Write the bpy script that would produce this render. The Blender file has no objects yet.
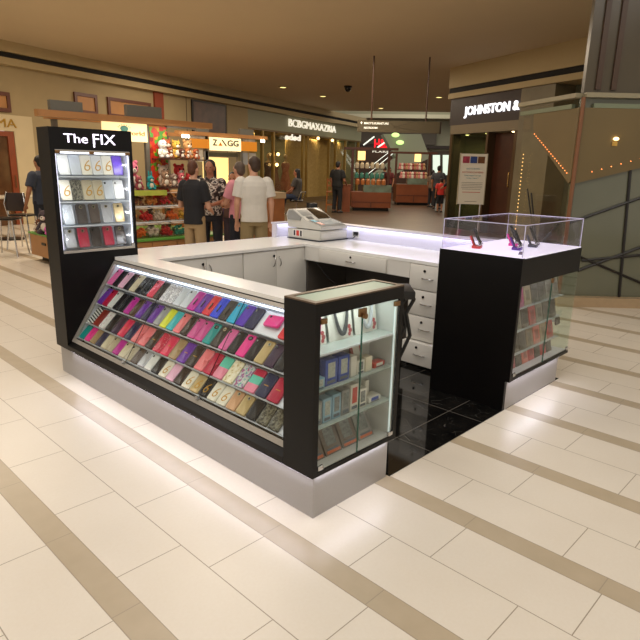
import bpy, bmesh, math, random
from mathutils import Matrix, Vector, Euler
random.seed(7)
S=bpy.context.scene
COL=S.collection
PI=math.pi
# ------------------------------------------------------------------ camera
CX,CY,CZ,YAW,PIT,ROL,FPX=-1.723450,-1.680685,1.614155,0.805865,0.256333,0.023200,580.659783
def cam_basis():
    F=Vector((math.sin(YAW)*math.cos(PIT),math.cos(YAW)*math.cos(PIT),-math.sin(PIT)))
    R=Vector((math.cos(YAW),-math.sin(YAW),0)); U=R.cross(F)
    return R*math.cos(ROL)+U*math.sin(ROL), U*math.cos(ROL)-R*math.sin(ROL), F
cr,cu,cf=cam_basis()
cd=bpy.data.cameras.new('camera'); cam=bpy.data.objects.new('camera',cd); COL.objects.link(cam)
M=Matrix.Identity(4)
for i,v in enumerate((cr,cu,-cf)):
    for j in range(3): M[j][i]=v[j]
M.translation=Vector((CX,CY,CZ)); cam.matrix_world=M
cd.sensor_width=36; cd.lens=FPX/640*36; cd.clip_end=200; cd.clip_start=.05
S.camera=cam
S.view_settings.view_transform='Standard'; S.view_settings.look='None'; S.view_settings.gamma=1
S.view_settings.exposure=0.0
S.view_settings.use_curve_mapping=False

# ------------------------------------------------------------------ materials
def lin(c):
    if isinstance(c,str):
        c=c.lstrip('#'); c=c if len(c)==6 else ''.join(k+k for k in c); c=[int(c[i:i+2],16)/255 for i in (0,2,4)]
    return tuple(((x/12.92) if x<=.04045 else ((x+.055)/1.055)**2.4) for x in c)+(1,)
MC={}
def P(name,c='#808080',rough=.5,metal=0,emi=None,es=0,var=.06,scale=20,c2=None,bump=0,spec=.5,alpha=1):
    key=name
    if key in MC: return MC[key]
    m=bpy.data.materials.new(name); m.use_nodes=True; nt=m.node_tree; b=nt.nodes['Principled BSDF']
    b.inputs['Roughness'].default_value=rough; b.inputs['Metallic'].default_value=metal
    b.inputs['Specular IOR Level'].default_value=spec
    a=lin(c); d=lin(c2) if c2 else tuple(max(0,x*(1-var*2)) for x in a[:3])+(1,)
    tc=nt.nodes.new('ShaderNodeTexCoord'); nz=nt.nodes.new('ShaderNodeTexNoise'); nz.inputs['Scale'].default_value=scale
    mx=nt.nodes.new('ShaderNodeMix'); mx.data_type='RGBA'
    nt.links.new(tc.outputs['Object'],nz.inputs['Vector']); nt.links.new(nz.outputs['Fac'],mx.inputs['Factor'])
    mx.inputs['A'].default_value=a; mx.inputs['B'].default_value=d
    nt.links.new(mx.outputs['Result'],b.inputs['Base Color'])
    if emi: b.inputs['Emission Color'].default_value=lin(emi); b.inputs['Emission Strength'].default_value=es
    if bump:
        bp=nt.nodes.new('ShaderNodeBump'); bp.inputs['Strength'].default_value=bump; nt.links.new(nz.outputs['Fac'],bp.inputs['Height']); nt.links.new(bp.outputs['Normal'],b.inputs['Normal'])
    MC[key]=m; return m
def GL(name,tint='#e8f4f0',rough=.02,refl=1.0):
    if name in MC: return MC[name]
    m=bpy.data.materials.new(name); m.use_nodes=True; nt=m.node_tree; nt.nodes.clear()
    o=nt.nodes.new('ShaderNodeOutputMaterial'); t=nt.nodes.new('ShaderNodeBsdfTransparent'); g=nt.nodes.new('ShaderNodeBsdfGlossy')
    t.inputs['Color'].default_value=lin(tint); g.inputs['Roughness'].default_value=rough; g.inputs['Color'].default_value=(refl,refl,refl,1)
    f=nt.nodes.new('ShaderNodeLayerWeight'); f.inputs['Blend'].default_value=.5
    pw=nt.nodes.new('ShaderNodeMath'); pw.operation='POWER'; nt.links.new(f.outputs['Facing'],pw.inputs[0]); pw.inputs[1].default_value=4
    ma=nt.nodes.new('ShaderNodeMath'); ma.operation='MULTIPLY_ADD'; nt.links.new(pw.outputs[0],ma.inputs[0]); ma.inputs[1].default_value=.5; ma.inputs[2].default_value=.022
    x=nt.nodes.new('ShaderNodeMixShader'); nt.links.new(ma.outputs[0],x.inputs[0]); nt.links.new(t.outputs[0],x.inputs[1]); nt.links.new(g.outputs[0],x.inputs[2]); nt.links.new(x.outputs[0],o.inputs['Surface'])
    MC[name]=m; return m
class NT:
    """small helper for arithmetic node graphs"""
    def __init__(s,name,rough=.4,spec=.5):
        s.m=bpy.data.materials.new(name); s.m.use_nodes=True; s.t=s.m.node_tree; s.b=s.t.nodes['Principled BSDF']
        s.b.inputs['Roughness'].default_value=rough; s.b.inputs['Specular IOR Level'].default_value=spec
        tc=s.t.nodes.new('ShaderNodeTexCoord'); s.obj=tc.outputs['Object']
        sp=s.t.nodes.new('ShaderNodeSeparateXYZ'); s.t.links.new(s.obj,sp.inputs[0]); s.x,s.y,s.z=sp.outputs
        MC[name]=s.m
    def _in(s,n,i,v):
        if hasattr(v,'links'): s.t.links.new(v,n.inputs[i])
        else: n.inputs[i].default_value=v
    def f(s,op,a,b=0,c=0):
        n=s.t.nodes.new('ShaderNodeMath'); n.operation=op; s._in(n,0,a); s._in(n,1,b); s._in(n,2,c); return n.outputs[0]
    def mix(s,fac,a,b):
        n=s.t.nodes.new('ShaderNodeMix'); n.data_type='RGBA'
        s._in(n,'Factor',fac)
        for k,v in (('A',a),('B',b)):
            if isinstance(v,(str,tuple,list)) and not hasattr(v,'links'): n.inputs[k].default_value=lin(v) if isinstance(v,str) else v
            else: s.t.links.new(v,n.inputs[k])
        return n.outputs['Result']
    def noise(s,scale=5,detail=3,rough=.5):
        n=s.t.nodes.new('ShaderNodeTexNoise'); n.inputs['Scale'].default_value=scale; n.inputs['Detail'].default_value=detail; n.inputs['Roughness'].default_value=rough
        s.t.links.new(s.obj,n.inputs['Vector']); return n.outputs['Fac']
    def vor(s,scale,feat='F1',out='Color'):
        n=s.t.nodes.new('ShaderNodeTexVoronoi'); n.inputs['Scale'].default_value=scale; n.feature=feat; s.t.links.new(s.obj,n.inputs['Vector']); return n.outputs[out]
    def ramp(s,fac,stops):
        n=s.t.nodes.new('ShaderNodeValToRGB'); s.t.links.new(fac,n.inputs[0]); e=n.color_ramp.elements
        while len(e)<len(stops): e.new(.5)
        for k,(p,c) in enumerate(stops): e[k].position=p; e[k].color=lin(c)
        return n.outputs['Color']
    def base(s,c): s.t.links.new(c,s.b.inputs['Base Color']); return s.m
# ------------------------------------------------------------------ mesh building
class MB:
    def __init__(s,T=None): s.v=[]; s.f=[]; s.T=T or Matrix.Identity(4)
    def add(s,vs,fs,T=None):
        o=len(s.v); T=s.T@T if T is not None else s.T
        s.v+=[T@Vector(p) for p in vs]; s.f+=[tuple(i+o for i in q) for q in fs]; return s
    def box(s,x0,x1,y0,y1,z0,z1,T=None,b=0):
        if x0>x1:x0,x1=x1,x0
        if y0>y1:y0,y1=y1,y0
        if z0>z1:z0,z1=z1,z0
        if b<=0:
            vs=[(x,y,z) for x in(x0,x1) for y in(y0,y1) for z in(z0,z1)]
            return s.add(vs,[(0,1,3,2),(4,6,7,5),(0,4,5,1),(2,3,7,6),(0,2,6,4),(1,5,7,3)],T)
        b=min(b,(x1-x0)*.45,(y1-y0)*.45,(z1-z0)*.45)
        bm=bmesh.new(); bmesh.ops.create_cube(bm,size=1)
        for v in bm.verts: v.co=Vector(((x0+x1)/2+v.co.x*(x1-x0),(y0+y1)/2+v.co.y*(y1-y0),(z0+z1)/2+v.co.z*(z1-z0)))
        bmesh.ops.bevel(bm,geom=bm.edges[:],offset=b,segments=2,affect='EDGES',profile=.5)
        bm.verts.index_update(); vs=[v.co.copy() for v in bm.verts]; fs=[tuple(v.index for v in f.verts) for f in bm.faces]; bm.free()
        return s.add(vs,fs,T)
    def prism(s,pts,lo,hi,axis='z',T=None):
        """polygon of 2D points extruded along axis; for 'y' the points are (x,z), for 'x' they are (y,z)"""
        def mk(p,h): return {'z':(p[0],p[1],h),'y':(p[0],h,p[1]),'x':(h,p[0],p[1])}[axis]
        n=len(pts); vs=[mk(p,lo) for p in pts]+[mk(p,hi) for p in pts]
        fs=[tuple(range(n-1,-1,-1)),tuple(range(n,2*n))]+[(i,(i+1)%n,n+(i+1)%n,n+i) for i in range(n)]
        return s.add(vs,fs,T)
    def tube(s,p0,p1,r0,r1=None,n=10,caps='flat',T=None,sy=1):
        p0=Vector(p0); p1=Vector(p1); r1=r0 if r1 is None else r1; d=(p1-p0); L=d.length
        if L<1e-6: d=Vector((0,0,1)); L=1e-6
        q=d.normalized().to_track_quat('Z','Y').to_matrix().to_4x4(); q.translation=p0
        rings=[]
        if caps=='round':
            for k in range(1,4): a=PI/2*k/4; rings.append((-r0*math.cos(a),r0*math.sin(a)))
            rings+=[(0,r0),(L,r1)]
            for k in range(3,0,-1): a=PI/2*k/4; rings.append((L+r1*math.cos(a),r1*math.sin(a)))
        else: rings=[(0,r0),(L,r1)]
        vs=[]; fs=[]
        for z,r in rings:
            for k in range(n): a=2*PI*k/n; vs.append((r*math.cos(a),r*math.sin(a)*sy,z))
        for i in range(len(rings)-1):
            for k in range(n): fs.append((i*n+k,i*n+(k+1)%n,(i+1)*n+(k+1)%n,(i+1)*n+k))
        fs.append(tuple(range(n-1,-1,-1))); m=(len(rings)-1)*n; fs.append(tuple(m+k for k in range(n)))
        return s.add(vs,fs,(T@q) if T is not None else q)
    def ell(s,c,r,n=12,m=8,T=None,rot=None):
        if not hasattr(r,'__len__'): r=(r,r,r)
        vs=[(0,0,-r[2])]; 
        for i in range(1,m):
            t=-PI/2+PI*i/m
            for k in range(n): a=2*PI*k/n; vs.append((r[0]*math.cos(t)*math.cos(a),r[1]*math.cos(t)*math.sin(a),r[2]*math.sin(t)))
        vs.append((0,0,r[2])); fs=[(0,1+(k+1)%n,1+k) for k in range(n)]
        for i in range(m-2):
            for k in range(n): fs.append((1+i*n+k,1+i*n+(k+1)%n,1+(i+1)*n+(k+1)%n,1+(i+1)*n+k))
        l=len(vs)-1; fs+=[(l,1+(m-2)*n+k,1+(m-2)*n+(k+1)%n) for k in range(n)]
        Q=Matrix.Translation(c)@(rot.to_matrix().to_4x4() if rot is not None else Matrix.Identity(4))
        return s.add(vs,fs,(T@Q) if T is not None else Q)
    def lathe(s,prof,n=16,T=None):
        vs=[];fs=[]
        for r,z in prof:
            for k in range(n): a=2*PI*k/n; vs.append((r*math.cos(a),r*math.sin(a),z))
        for i in range(len(prof)-1):
            for k in range(n): fs.append((i*n+k,i*n+(k+1)%n,(i+1)*n+(k+1)%n,(i+1)*n+k))
        fs.append(tuple(range(n-1,-1,-1))); m=(len(prof)-1)*n; fs.append(tuple(m+k for k in range(n)))
        return s.add(vs,fs,T)
    def path(s,pts,r,n=8,T=None):
        for a,b in zip(pts[:-1],pts[1:]): s.tube(a,b,r,r,n,'round',T)
        return s
    def torus(s,c,R,r,n=20,m=8,T=None,rot=None,arc=1.0):
        vs=[];fs=[]; nn=n if arc>=1 else n+1
        for i in range(nn):
            a=2*PI*arc*i/n
            for j in range(m):
                b=2*PI*j/m; vs.append(((R+r*math.cos(b))*math.cos(a),(R+r*math.cos(b))*math.sin(a),r*math.sin(b)))
        for i in range(n):
            i2=(i+1)%nn if arc>=1 else i+1
            for j in range(m): fs.append((i*m+j,i2*m+j,i2*m+(j+1)%m,i*m+(j+1)%m))
        Q=Matrix.Translation(c)@(rot.to_matrix().to_4x4() if rot is not None else Matrix.Identity(4))
        return s.add(vs,fs,(T@Q) if T is not None else Q)
WM={}
def wm(o): return WM.get(o.name,Matrix.Identity(4))
def mesh_of(name,mb,mat,inv=None,smooth=None):
    me=bpy.data.meshes.new(name)
    vs=[inv@v for v in mb.v] if inv is not None else mb.v
    me.from_pydata([tuple(v) for v in vs],[],mb.f); me.update()
    bm=bmesh.new(); bm.from_mesh(me); bmesh.ops.recalc_face_normals(bm,faces=bm.faces); bm.to_mesh(me); bm.free()
    me.materials.append(mat)
    if smooth: 
        for p in me.polygons: p.use_smooth=True
        try: me.set_sharp_from_angle(angle=math.radians(smooth))
        except Exception: pass
    return me
SPLIT={'modesty_board','junction_box','window_trim','post','beam','shelf','back_post','led_strip','header_strip','back_slat','stretcher','back_shelf','cap','mullion','pane','earbud','colour_sticker','cross_bar','panel','frame_post','base','counter_edge','backboard','orange_panel','key_patch','plinth','trim_line','edge'}
def islands(mb):
    par=list(range(len(mb.v)))
    def find(a):
        while par[a]!=a: par[a]=par[par[a]]; a=par[a]
        return a
    for f in mb.f:
        r=find(f[0])
        for i in f[1:]: par[find(i)]=r
    g={}
    for f in mb.f: g.setdefault(find(f[0]),[]).append(f)
    out=[]
    for fs in g.values():
        m=MB(); ix={}
        for f in fs:
            for i in f:
                if i not in ix: ix[i]=len(m.v); m.v.append(mb.v[i])
            m.f.append(tuple(ix[i] for i in f))
        out.append(m)
    return out
def obj(name,mb,mat,parent=None,smooth=35,origin=None):
    if name in SPLIT and parent is not None:
        ms=islands(mb)
        if len(ms)>1:
            return [obj1(name,m,mat,parent,smooth,origin) for m in ms][0]
    return obj1(name,mb,mat,parent,smooth,origin)
def obj1(name,mb,mat,parent=None,smooth=35,origin=None):
    """mb is in world coordinates; the object gets a sensible origin"""
    if parent is not None:
        inv=wm(parent).inverted(); me=mesh_of(name,mb,mat,inv,smooth); o=bpy.data.objects.new(name,me); COL.objects.link(o); o.parent=parent
        WM[o.name]=wm(parent).copy()
    else:
        if origin is None:
            xs=[v.x for v in mb.v]; ys=[v.y for v in mb.v]; zs=[v.z for v in mb.v]
            origin=((min(xs)+max(xs))/2,(min(ys)+max(ys))/2,min(zs))
        W=Matrix.Translation(origin); me=mesh_of(name,mb,mat,W.inverted(),smooth); o=bpy.data.objects.new(name,me); COL.objects.link(o); o.location=origin; WM[o.name]=W
    return o
def tag(o,label,cat,group=None):
    n=len(label.split()); (4<=n<=16) or print('LABEL',n,label)
    o['label']=label; o['category']=cat
    if group: o['group']=group
    return o
def thing(name,label,cat,loc=(0,0,0),rz=0,group=None):
    o=bpy.data.objects.new(name,None); COL.objects.link(o); o.location=loc; o.rotation_euler=(0,0,rz); o.empty_display_size=.1
    WM[o.name]=Matrix.Translation(loc)@Matrix.Rotation(rz,4,'Z'); return tag(o,label,cat,group)
def struct(name,mb,mat,smooth=35,origin=(0,0,0)):
    o=obj(name,mb,mat,None,smooth,origin); o['kind']='structure'; return o
def dup(o,mw=None,parent=None,matmap=None):
    """copy of a thing with its parts and sub-parts"""
    c=o.copy(); COL.objects.link(c)
    if parent is not None: c.parent=parent
    if mw is not None: c.matrix_basis=mw
    WM[c.name]=(mw if mw is not None else c.matrix_basis).copy()
    for ch in list(o.children): dup(ch,None,c)
    return c
def text_mb(s,T,h=None,w=None,depth=.004,bold=0.0,shear=0,spacing=1.0,mirror=False):
    """lettering in the plane of T (x right, y up), baseline-left at the origin"""
    cu_=bpy.data.curves.new('lettering','FONT'); cu_.body=s; cu_.size=1; cu_.extrude=0.5; cu_.offset=bold; cu_.shear=shear; cu_.space_character=spacing; cu_.resolution_u=3
    o=bpy.data.objects.new('lettering',cu_); COL.objects.link(o); dg=bpy.context.evaluated_depsgraph_get(); dg.update()
    me=bpy.data.meshes.new_from_object(o.evaluated_get(dg)); bpy.data.objects.remove(o); 
    xs=[v.co.x for v in me.vertices]; ys=[v.co.y for v in me.vertices]; x0,x1=min(xs),max(xs); y0,y1=min(ys),max(ys)
    sy=(h/(y1-y0)) if h else w/(x1-x0); sx=(w/(x1-x0)) if w else sy
    mb=MB()
    def q(v):
        x=(v.co.x-x0)*sx
        if mirror: x=(x1-x0)*sx-x
        return (x,(v.co.y-y0)*sy,v.co.z*depth)
    mb.add([q(v) for v in me.vertices],[tuple(p.vertices) for p in me.polygons],T)
    bpy.data.meshes.remove(me); return mb
def basis(o,r,u):
    r=Vector(r).normalized(); u=Vector(u).normalized(); n=r.cross(u)
    m=Matrix.Identity(4)
    for i,v in enumerate((r,u,n)):
        for j in range(3): m[j][i]=v[j]
    m.translation=Vector(o); return m
def area(name,loc,size,power,color=(1,1,1),direction=(0,0,-1),sy=None,spread=PI,parent=None):
    l=bpy.data.lights.new(name,'AREA'); l.energy=power; l.color=color; l.size=size; l.spread=spread
    if sy: l.shape='RECTANGLE'; l.size_y=sy
    o=bpy.data.objects.new(name,l); COL.objects.link(o); o.location=loc; o.rotation_euler=Vector(direction).to_track_quat('-Z','Y').to_euler(); return o
def at(px,py,d):
    """world point seen in the photograph at (px,py) at horizontal distance d"""
    v=cf+cr*((px-320)/FPX)+cu*((320-py)/FPX); f=Vector((math.sin(YAW),math.cos(YAW),0)); return Vector((CX,CY,CZ))+v*(d/v.dot(f))
# ================================================================== materials used often
BLACK=P('black_laminate','#0c0a0a',.38,0,var=.15,scale=60,spec=.22)
SILVER=P('brushed_silver_laminate','#aeabaa',.38,.25,var=.04,scale=90)
FRAME=P('silver_aluminium_frame','#b9b4ab',.35,.5)
WHITE=P('glossy_white_laminate','#efeeea',.15,var=.01)
CAB=P('white_cabinet_laminate','#dddad2',.35,var=.015)
TAUPE=P('taupe_panel','#5e5750',.6)
INNER=P('white_display_lining','#e4e7ee',.4,var=.01)
GLASS=GL('clear_glass','#fbfdfc'); GREEN=GL('green_edged_glass','#eff8f3'); ACRY=GL('clear_acrylic','#fbfafe',.03)
EDGE=P('green_glass_edge','#3c6a5c',.2); AEDGE=P('acrylic_edge','#cfcbe6',.2,emi='#c8c4f0',es=.15)
SHELF=P('frosted_acrylic_shelf','#dfe6ee',.25)
CHROME=P('chrome','#c8c8c8',.18,1); BRONZE=P('bronze_fitting','#8a6a48',.3,.9); DARKM=P('dark_metal','#2a2624',.35,.7)
LED=P('led_strip','#ffffff',.5,emi='#eaf0ff',es=9); 
WOOD=P('orange_wood','#a4673a',.45,var=.18,scale=8); DWOOD=P('dark_red_wood','#5a3020',.45,var=.2,scale=8)
def plamp(x0,y0,x1,y1,d,pw,z=.2145,col=(.90,.88,1)):
    """long thin strip light under an overhang, between two floor points"""
    a=Vector((x0,y0,z)); b=Vector((x1,y1,z)); ax=(b-a).normalized(); Z=-Vector(d).normalized(); Y=Z.cross(ax).normalized(); X=Y.cross(Z)
    o=area('plinth_lamp',(a+b)/2,(b-a).length,pw,col,sy=.012); m=Matrix.Identity(4)
    for i,v in enumerate((X,Y,Z)):
        for j in range(3): m[j][i]=v[j]
    o.rotation_euler=m.to_euler(); return o
# ================================================================== floor
n=NT('mall_floor_tiles',rough=.30,spec=.45)
u=n.f('MODULO',n.f('ADD',n.x,.235+72),.72)               # position inside one 0.72 m repeat
band=n.f('LESS_THAN',u,.12)
def near(val,c,w): return n.f('LESS_THAN',n.f('ABSOLUTE',n.f('SUBTRACT',val,c)),w)
jl=n.f('MAXIMUM',near(u,.42,.0022),n.f('MAXIMUM',near(u,.12,.0018),near(u,.0022,.0022)))
rowB=n.f('GREATER_THAN',u,.42)
off=n.f('ADD',n.f('MULTIPLY',rowB,-.205),.27)
vy=n.f('MODULO',n.f('SUBTRACT',n.f('ADD',n.y,60.7),off),.607)
jc=n.f('MULTIPLY',near(vy,.0022,.0022),n.f('SUBTRACT',1,band))
vb=n.f('MODULO',n.f('ADD',n.y,60.62),.607)
jb=n.f('MULTIPLY',near(vb,.002,.002),band)
joint=n.f('MAXIMUM',jl,n.f('MAXIMUM',jc,jb))
cream=n.mix(n.noise(3,4),'#e2dbce','#d8cfc0'); cream=n.mix(n.f('MULTIPLY',n.noise(70,4),.35),cream,'#cdbfa8')
tan=n.mix(n.noise(9,5),'#baab93','#aa9b82')
c=n.mix(band,cream,tan); c=n.mix(joint,c,'#9d917e')
far=n.f('GREATER_THAN',n.f('ADD',n.x,n.f('MULTIPLY',n.y,.25)),9.2)
brown=n.mix(n.noise(.8,4),'#574536','#443528')
gx=n.f('MODULO',n.f('ADD',n.x,90),1.2); gy=n.f('MODULO',n.f('ADD',n.y,90),1.2)
bj=n.f('MAXIMUM',near(gx,.01,.012),near(gy,.01,.012)); brown=n.mix(bj,brown,'#80694f')
c=n.mix(far,c,brown); n.base(c)
FLOORM=n.m
struct('floor',MB().box(-9,45,-9,40,-.1,0),FLOORM)
n=NT('black_marble_tiles',rough=.07,spec=.6)
v=n.vor(9,'DISTANCE_TO_EDGE','Distance'); nz=n.noise(14,6,.7)
vein=n.f('MULTIPLY',n.f('LESS_THAN',n.f('ADD',v,n.f('MULTIPLY',nz,.05)),.034),n.f('GREATER_THAN',nz,.52))
base=n.ramp(n.noise(5,5,.7),[(.35,'#050505'),(.62,'#151412'),(.78,'#3a2e22')])
c=n.mix(n.f('MULTIPLY',vein,.5),base,'#6b6760')
tx=n.f('MODULO',n.f('ADD',n.x,30.2),.6); ty=n.f('MODULO',n.f('ADD',n.y,30.35),.6)
c=n.mix(n.f('MAXIMUM',near(tx,.003,.003),near(ty,.003,.003)),c,'#5a5650'); n.base(c)
fk=MB().box(.60,2.84,.0,2.36,0,.004); struct('floor_kiosk',fk,n.m)

# ================================================================== phone cases
def rrect(w,h,r,n=4):
    pts=[]
    for cx,cy,a0 in ((w/2-r,h/2-r,0),(-w/2+r,h/2-r,90),(-w/2+r,-h/2+r,180),(w/2-r,-h/2+r,270)):
        for k in range(n+1): a=math.radians(a0+90*k/n); pts.append((cx+r*math.cos(a),cy+r*math.sin(a)))
    return pts
def case_mb(w,h,t,r=.012):
    """case body with a raised rim, lying in xy with the front toward +z"""
    mb=MB(); o=rrect(w,h,r); i=rrect(w-.008,h-.008,r-.003); j=rrect(w-.014,h-.014,r-.005)
    N=len(o); vs=[(x,y,0) for x,y in o]+[(x,y,t*.8) for x,y in o]+[(x,y,t) for x,y in i]+[(x,y,t*.86) for x,y in j]
    fs=[tuple(range(N-1,-1,-1)),tuple(3*N+k for k in range(N))]
    for a in range(3): fs+=[(a*N+k,a*N+(k+1)%N,(a+1)*N+(k+1)%N,(a+1)*N+k) for k in range(N)]
    mb.add(vs,fs); return mb
COLS={'pink':'#e26aa6','black':'#16151a','light pink':'#eab6cf','cream':'#cfc3a6','coral red':'#e2485e','charcoal':'#38332f','glitter silver':None,'clear':'#c9cfd6',
'magenta':'#c02a98','purple':'#6a2fa0','red':'#d8343c','blue':'#2a46d8','cyan':'#1fa8cc','violet':'#5a34b4','navy':'#25294c','crimson':'#b81840','white':'#dcdcd8',
'brown':'#4c3a2e','grey':'#9a9a9c','yellow':'#dbe03a','turquoise':'#34b4bc','salmon':'#e67a7e','dark brown':'#332620','mauve':'#cc4c90','teal':'#17938f','hot pink':'#ee3c94',
'tan':'#a58a64','zebra striped':None,'rust':'#8c3024','white floral':None,'rose red':'#dc3458','red polka dot':None,'mint and pink':None,'gold patterned':None,
'floral':None,'mint and crimson':None,'sand':'#b8ab90','silver':'#b9bac0','rose gold':'#cfa27c','gold':'#c0a877','camouflage':None,'white gold':'#e8e2d0','khaki':'#8d7d5c','purple black':'#3a2440'}
def casemat(c):
    nm='case_'+c.replace(' ','_')
    if nm in MC: return MC[nm]
    if COLS.get(c): return P(nm,COLS[c],.32,metal=.2 if c in('gold','rose gold','silver') else 0,var=.04)
    n=NT(nm,.3)
    if c=='glitter silver': return n.base(n.ramp(n.vor(260),[(0,'#5c5a60'),(.5,'#b9b9c4'),(.8,'#ffffff')]))
    if c=='zebra striped':
        s_=n.f('LESS_THAN',n.f('MODULO',n.f('ADD',n.y,n.f('ADD',n.f('MULTIPLY',n.x,.25),1)),.022),.011); return n.base(n.mix(s_,'#141414','#e8e8e4'))
    if c in('white floral','floral','gold patterned','camouflage','red polka dot'):
        st={'white floral':[(0,'#b06a90'),(.3,'#dcd8d4'),(1,'#e6e4e0')],'floral':[(0,'#c23c64'),(.35,'#7c6aa0'),(.55,'#e0d8cc'),(1,'#58a0a0')],'gold patterned':[(0,'#a88a44'),(.3,'#ded2ac'),(1,'#ece6d2')],
        'camouflage':[(0,'#1c1a16'),(.4,'#4e4a3a'),(.7,'#8a8674'),(1,'#2c2820')],'red polka dot':[(0,'#f0e2d8'),(.3,'#c22044'),(1,'#c22044')]}[c]
        v=n.vor(55,'F1','Distance'); return n.base(n.ramp(v if c=='red polka dot' else n.noise(60,2),[(p,q) for p,q in st] if c=='red polka dot' else [(p*.35+.33,q) for p,q in st]))
    if c=='mint and pink': return n.base(n.mix(n.f('GREATER_THAN',n.y,0),'#e488a0','#62c4ac'))
    if c=='mint and crimson': return n.base(n.mix(n.f('GREATER_THAN',n.y,.03),n.mix(n.f('GREATER_THAN',n.y,-.02),'#e488a0','#62c4ac'),'#b81c44'))
LENS=P('camera_lens_hole','#0c0c10',.2); RING=P('lens_ring','#c8b890',.3,.6); GOLDINK=P('gold_print','#c9962e',.4,.3)
SCREEN=P('phone_screen','#0a0a0e',.12); SOFTW=P('packaging_card','#e8e5dc',.5)
_ct={}
def make_case(color,w=.088,h=.15,t=.012,style='hole'):
    key=(color,w,h,style)
    if key in _ct:
        src=_ct[key]; c=src.copy(); COL.objects.link(c)
        for ch in list(src.children):
            d=ch.copy(); COL.objects.link(d); d.parent=c
        return c
    o=obj('phone_case',case_mb(w,h,t),casemat(color),None,40,(0,0,0))
    if style in('hole','ring'):
        hx=-w*.28 if style=='hole' else 0; 
        obj('camera_cutout',MB().tube((hx,h*.34,t*.5),(hx,h*.34,t+.0006),.0075,.0075,12),LENS,o)
        if style=='ring': obj('cutout_ring',MB().torus((hx,h*.34,t),.011,.002,16,6),RING,o)
    if style=='six':
        obj('printed_numeral',text_mb('6',basis((-w*.2,-h*.3,t*.9),(1,0,0),(0,1,0)),h=h*.54,depth=.001,shear=.25,bold=-.012),GOLDINK,o)
    if style=='slot': obj('kickstand',MB().box(-w*.07,w*.07,-h*.22,h*.12,t*.7,t+.002,b=.001),P('kickstand_black','#1a1718',.3),o)
    if style=='clip': obj('holster_clip',MB().box(-w*.25,w*.25,-h*.2,h*.2,t*.7,t+.006,b=.002),P('kickstand_black','#1a1718',.3),o)
    if style=='logo': obj('badge',MB().box(-w*.2,w*.2,-h*.03,h*.0,t*.8,t+.0008),GOLDINK,o)
    if style=='wallet': obj('wallet_strap',MB().box(w*.1,w*.5,-h*.06,h*.06,t*.8,t+.004,b=.001),casemat(color),o)
    if style=='dogbone': obj('camera_cutout',MB().ell((0,h*.33,t),(.02,.014,.002)),LENS,o)
    _ct[key]=o; return o
ORD=['','first','second','third','fourth','fifth','sixth','seventh','eighth','ninth','tenth','eleventh','twelfth','thirteenth','fourteenth','fifteenth','sixteenth','seventeenth','eighteenth','nineteenth','twentieth','twenty-first','twenty-second','twenty-third','twenty-fourth','twenty-fifth','twenty-sixth','twenty-seventh']
def article(s): return s

# ================================================================== display counter (long sloping front)
T0=(0.056,.305); T1=(.412,.847); L_=math.hypot(T1[0]-T0[0],T1[1]-T0[1]); tx_,tz_=(T1[0]-T0[0])/L_,(T1[1]-T0[1])/L_
YE=2.641
def sp(z,off=0):       # point on slope at height z, offset inward by off -> (x,z)
    s=(z-T0[1])/tz_; return (T0[0]+tx_*s+off*tz_, z-off*tx_)
def sl(a,off): return (T0[0]+tx_*a+off*tz_, T0[1]+tz_*a-off*tx_)  # along slope a, inward off
dc=thing('display_counter','long black counter with a sloping glazed front full of phone cases','counter',(.3,1.4,0))
obj('plinth',MB().box(.022,.60,.203,2.83,0,.22),SILVER,dc)
obj('base_band',MB().prism([(0,.22),(0,.255),sl(-.03,0),sl(-.03,.10),(.60,.25),(.60,.22)],.203,YE-.002,'y'),BLACK,dc)
obj('floor_lamp_strip',MB().box(.004,.018,.01,2.6,.2165,.2195),P('plinth_led','#ffffff',.5,emi='#e6e2ff',es=3),dc)
plamp(0.006,0.02,0.006,2.6,(-1.1,0,-1),3.0)
obj('top_band',MB().prism([sl(L_+.0,0),(.428,.873),(.60,.873),(.60,.80),sl(L_,.10)],.203,YE-.002,'y'),BLACK,dc)
obj('back_panel',MB().box(.585,.60,.203,YE-.002,.25,.80),P('counter_rear_white','#cfcac0',.4),dc)
obj('backing_board',MB().prism([sl(0,.082),sl(L_,.082),sl(L_,.09),sl(0,.09)],.21,YE-.004,'y'),INNER,dc)
obj('end_lining',MB().prism([sl(0,0),sl(L_,0),sl(L_,.06),sl(0,.06)],YE-.018,YE-.003,'y'),INNER,dc)
fr=MB()
fr.prism([sl(-.03,-.008),sl(0,-.008),sl(0,.012),sl(-.03,.012)],.203,YE-.002,'y'); fr.prism([sl(L_-.0,-.008),sl(L_+.022,-.008),sl(L_+.022,.008),sl(L_,.012)],.203,YE-.002,'y')
fr.prism([sl(0,-.008),sl(L_,-.008),sl(L_,.012),sl(0,.012)],YE-.03,YE-.0021,'y')
fr.prism([sl(0,-.008),sl(L_,-.008),sl(L_,.012),sl(0,.012)],.203,.225,'y')
obj('window_frame',fr,FRAME,dc)
obj('led_strip',MB().prism([sl(L_-.008,.02),sl(L_-.001,.02),sl(L_-.001,.05),sl(L_-.008,.05)],.24,YE-.03,'y'),P('case_led','#ffffff',.5,emi='#e4eeff',es=2.2),dc)
LIPS=[.318,.425,.562,.702]
for z in LIPS:
    a=(z-T0[1])/tz_
    obj('shelf',MB().prism([sl(a-.003,.008),sl(a+.003,.008),sl(a+.003,.030),sl(a-.003,.030)],.226,YE-.019,'y'),SHELF,dc)
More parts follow.
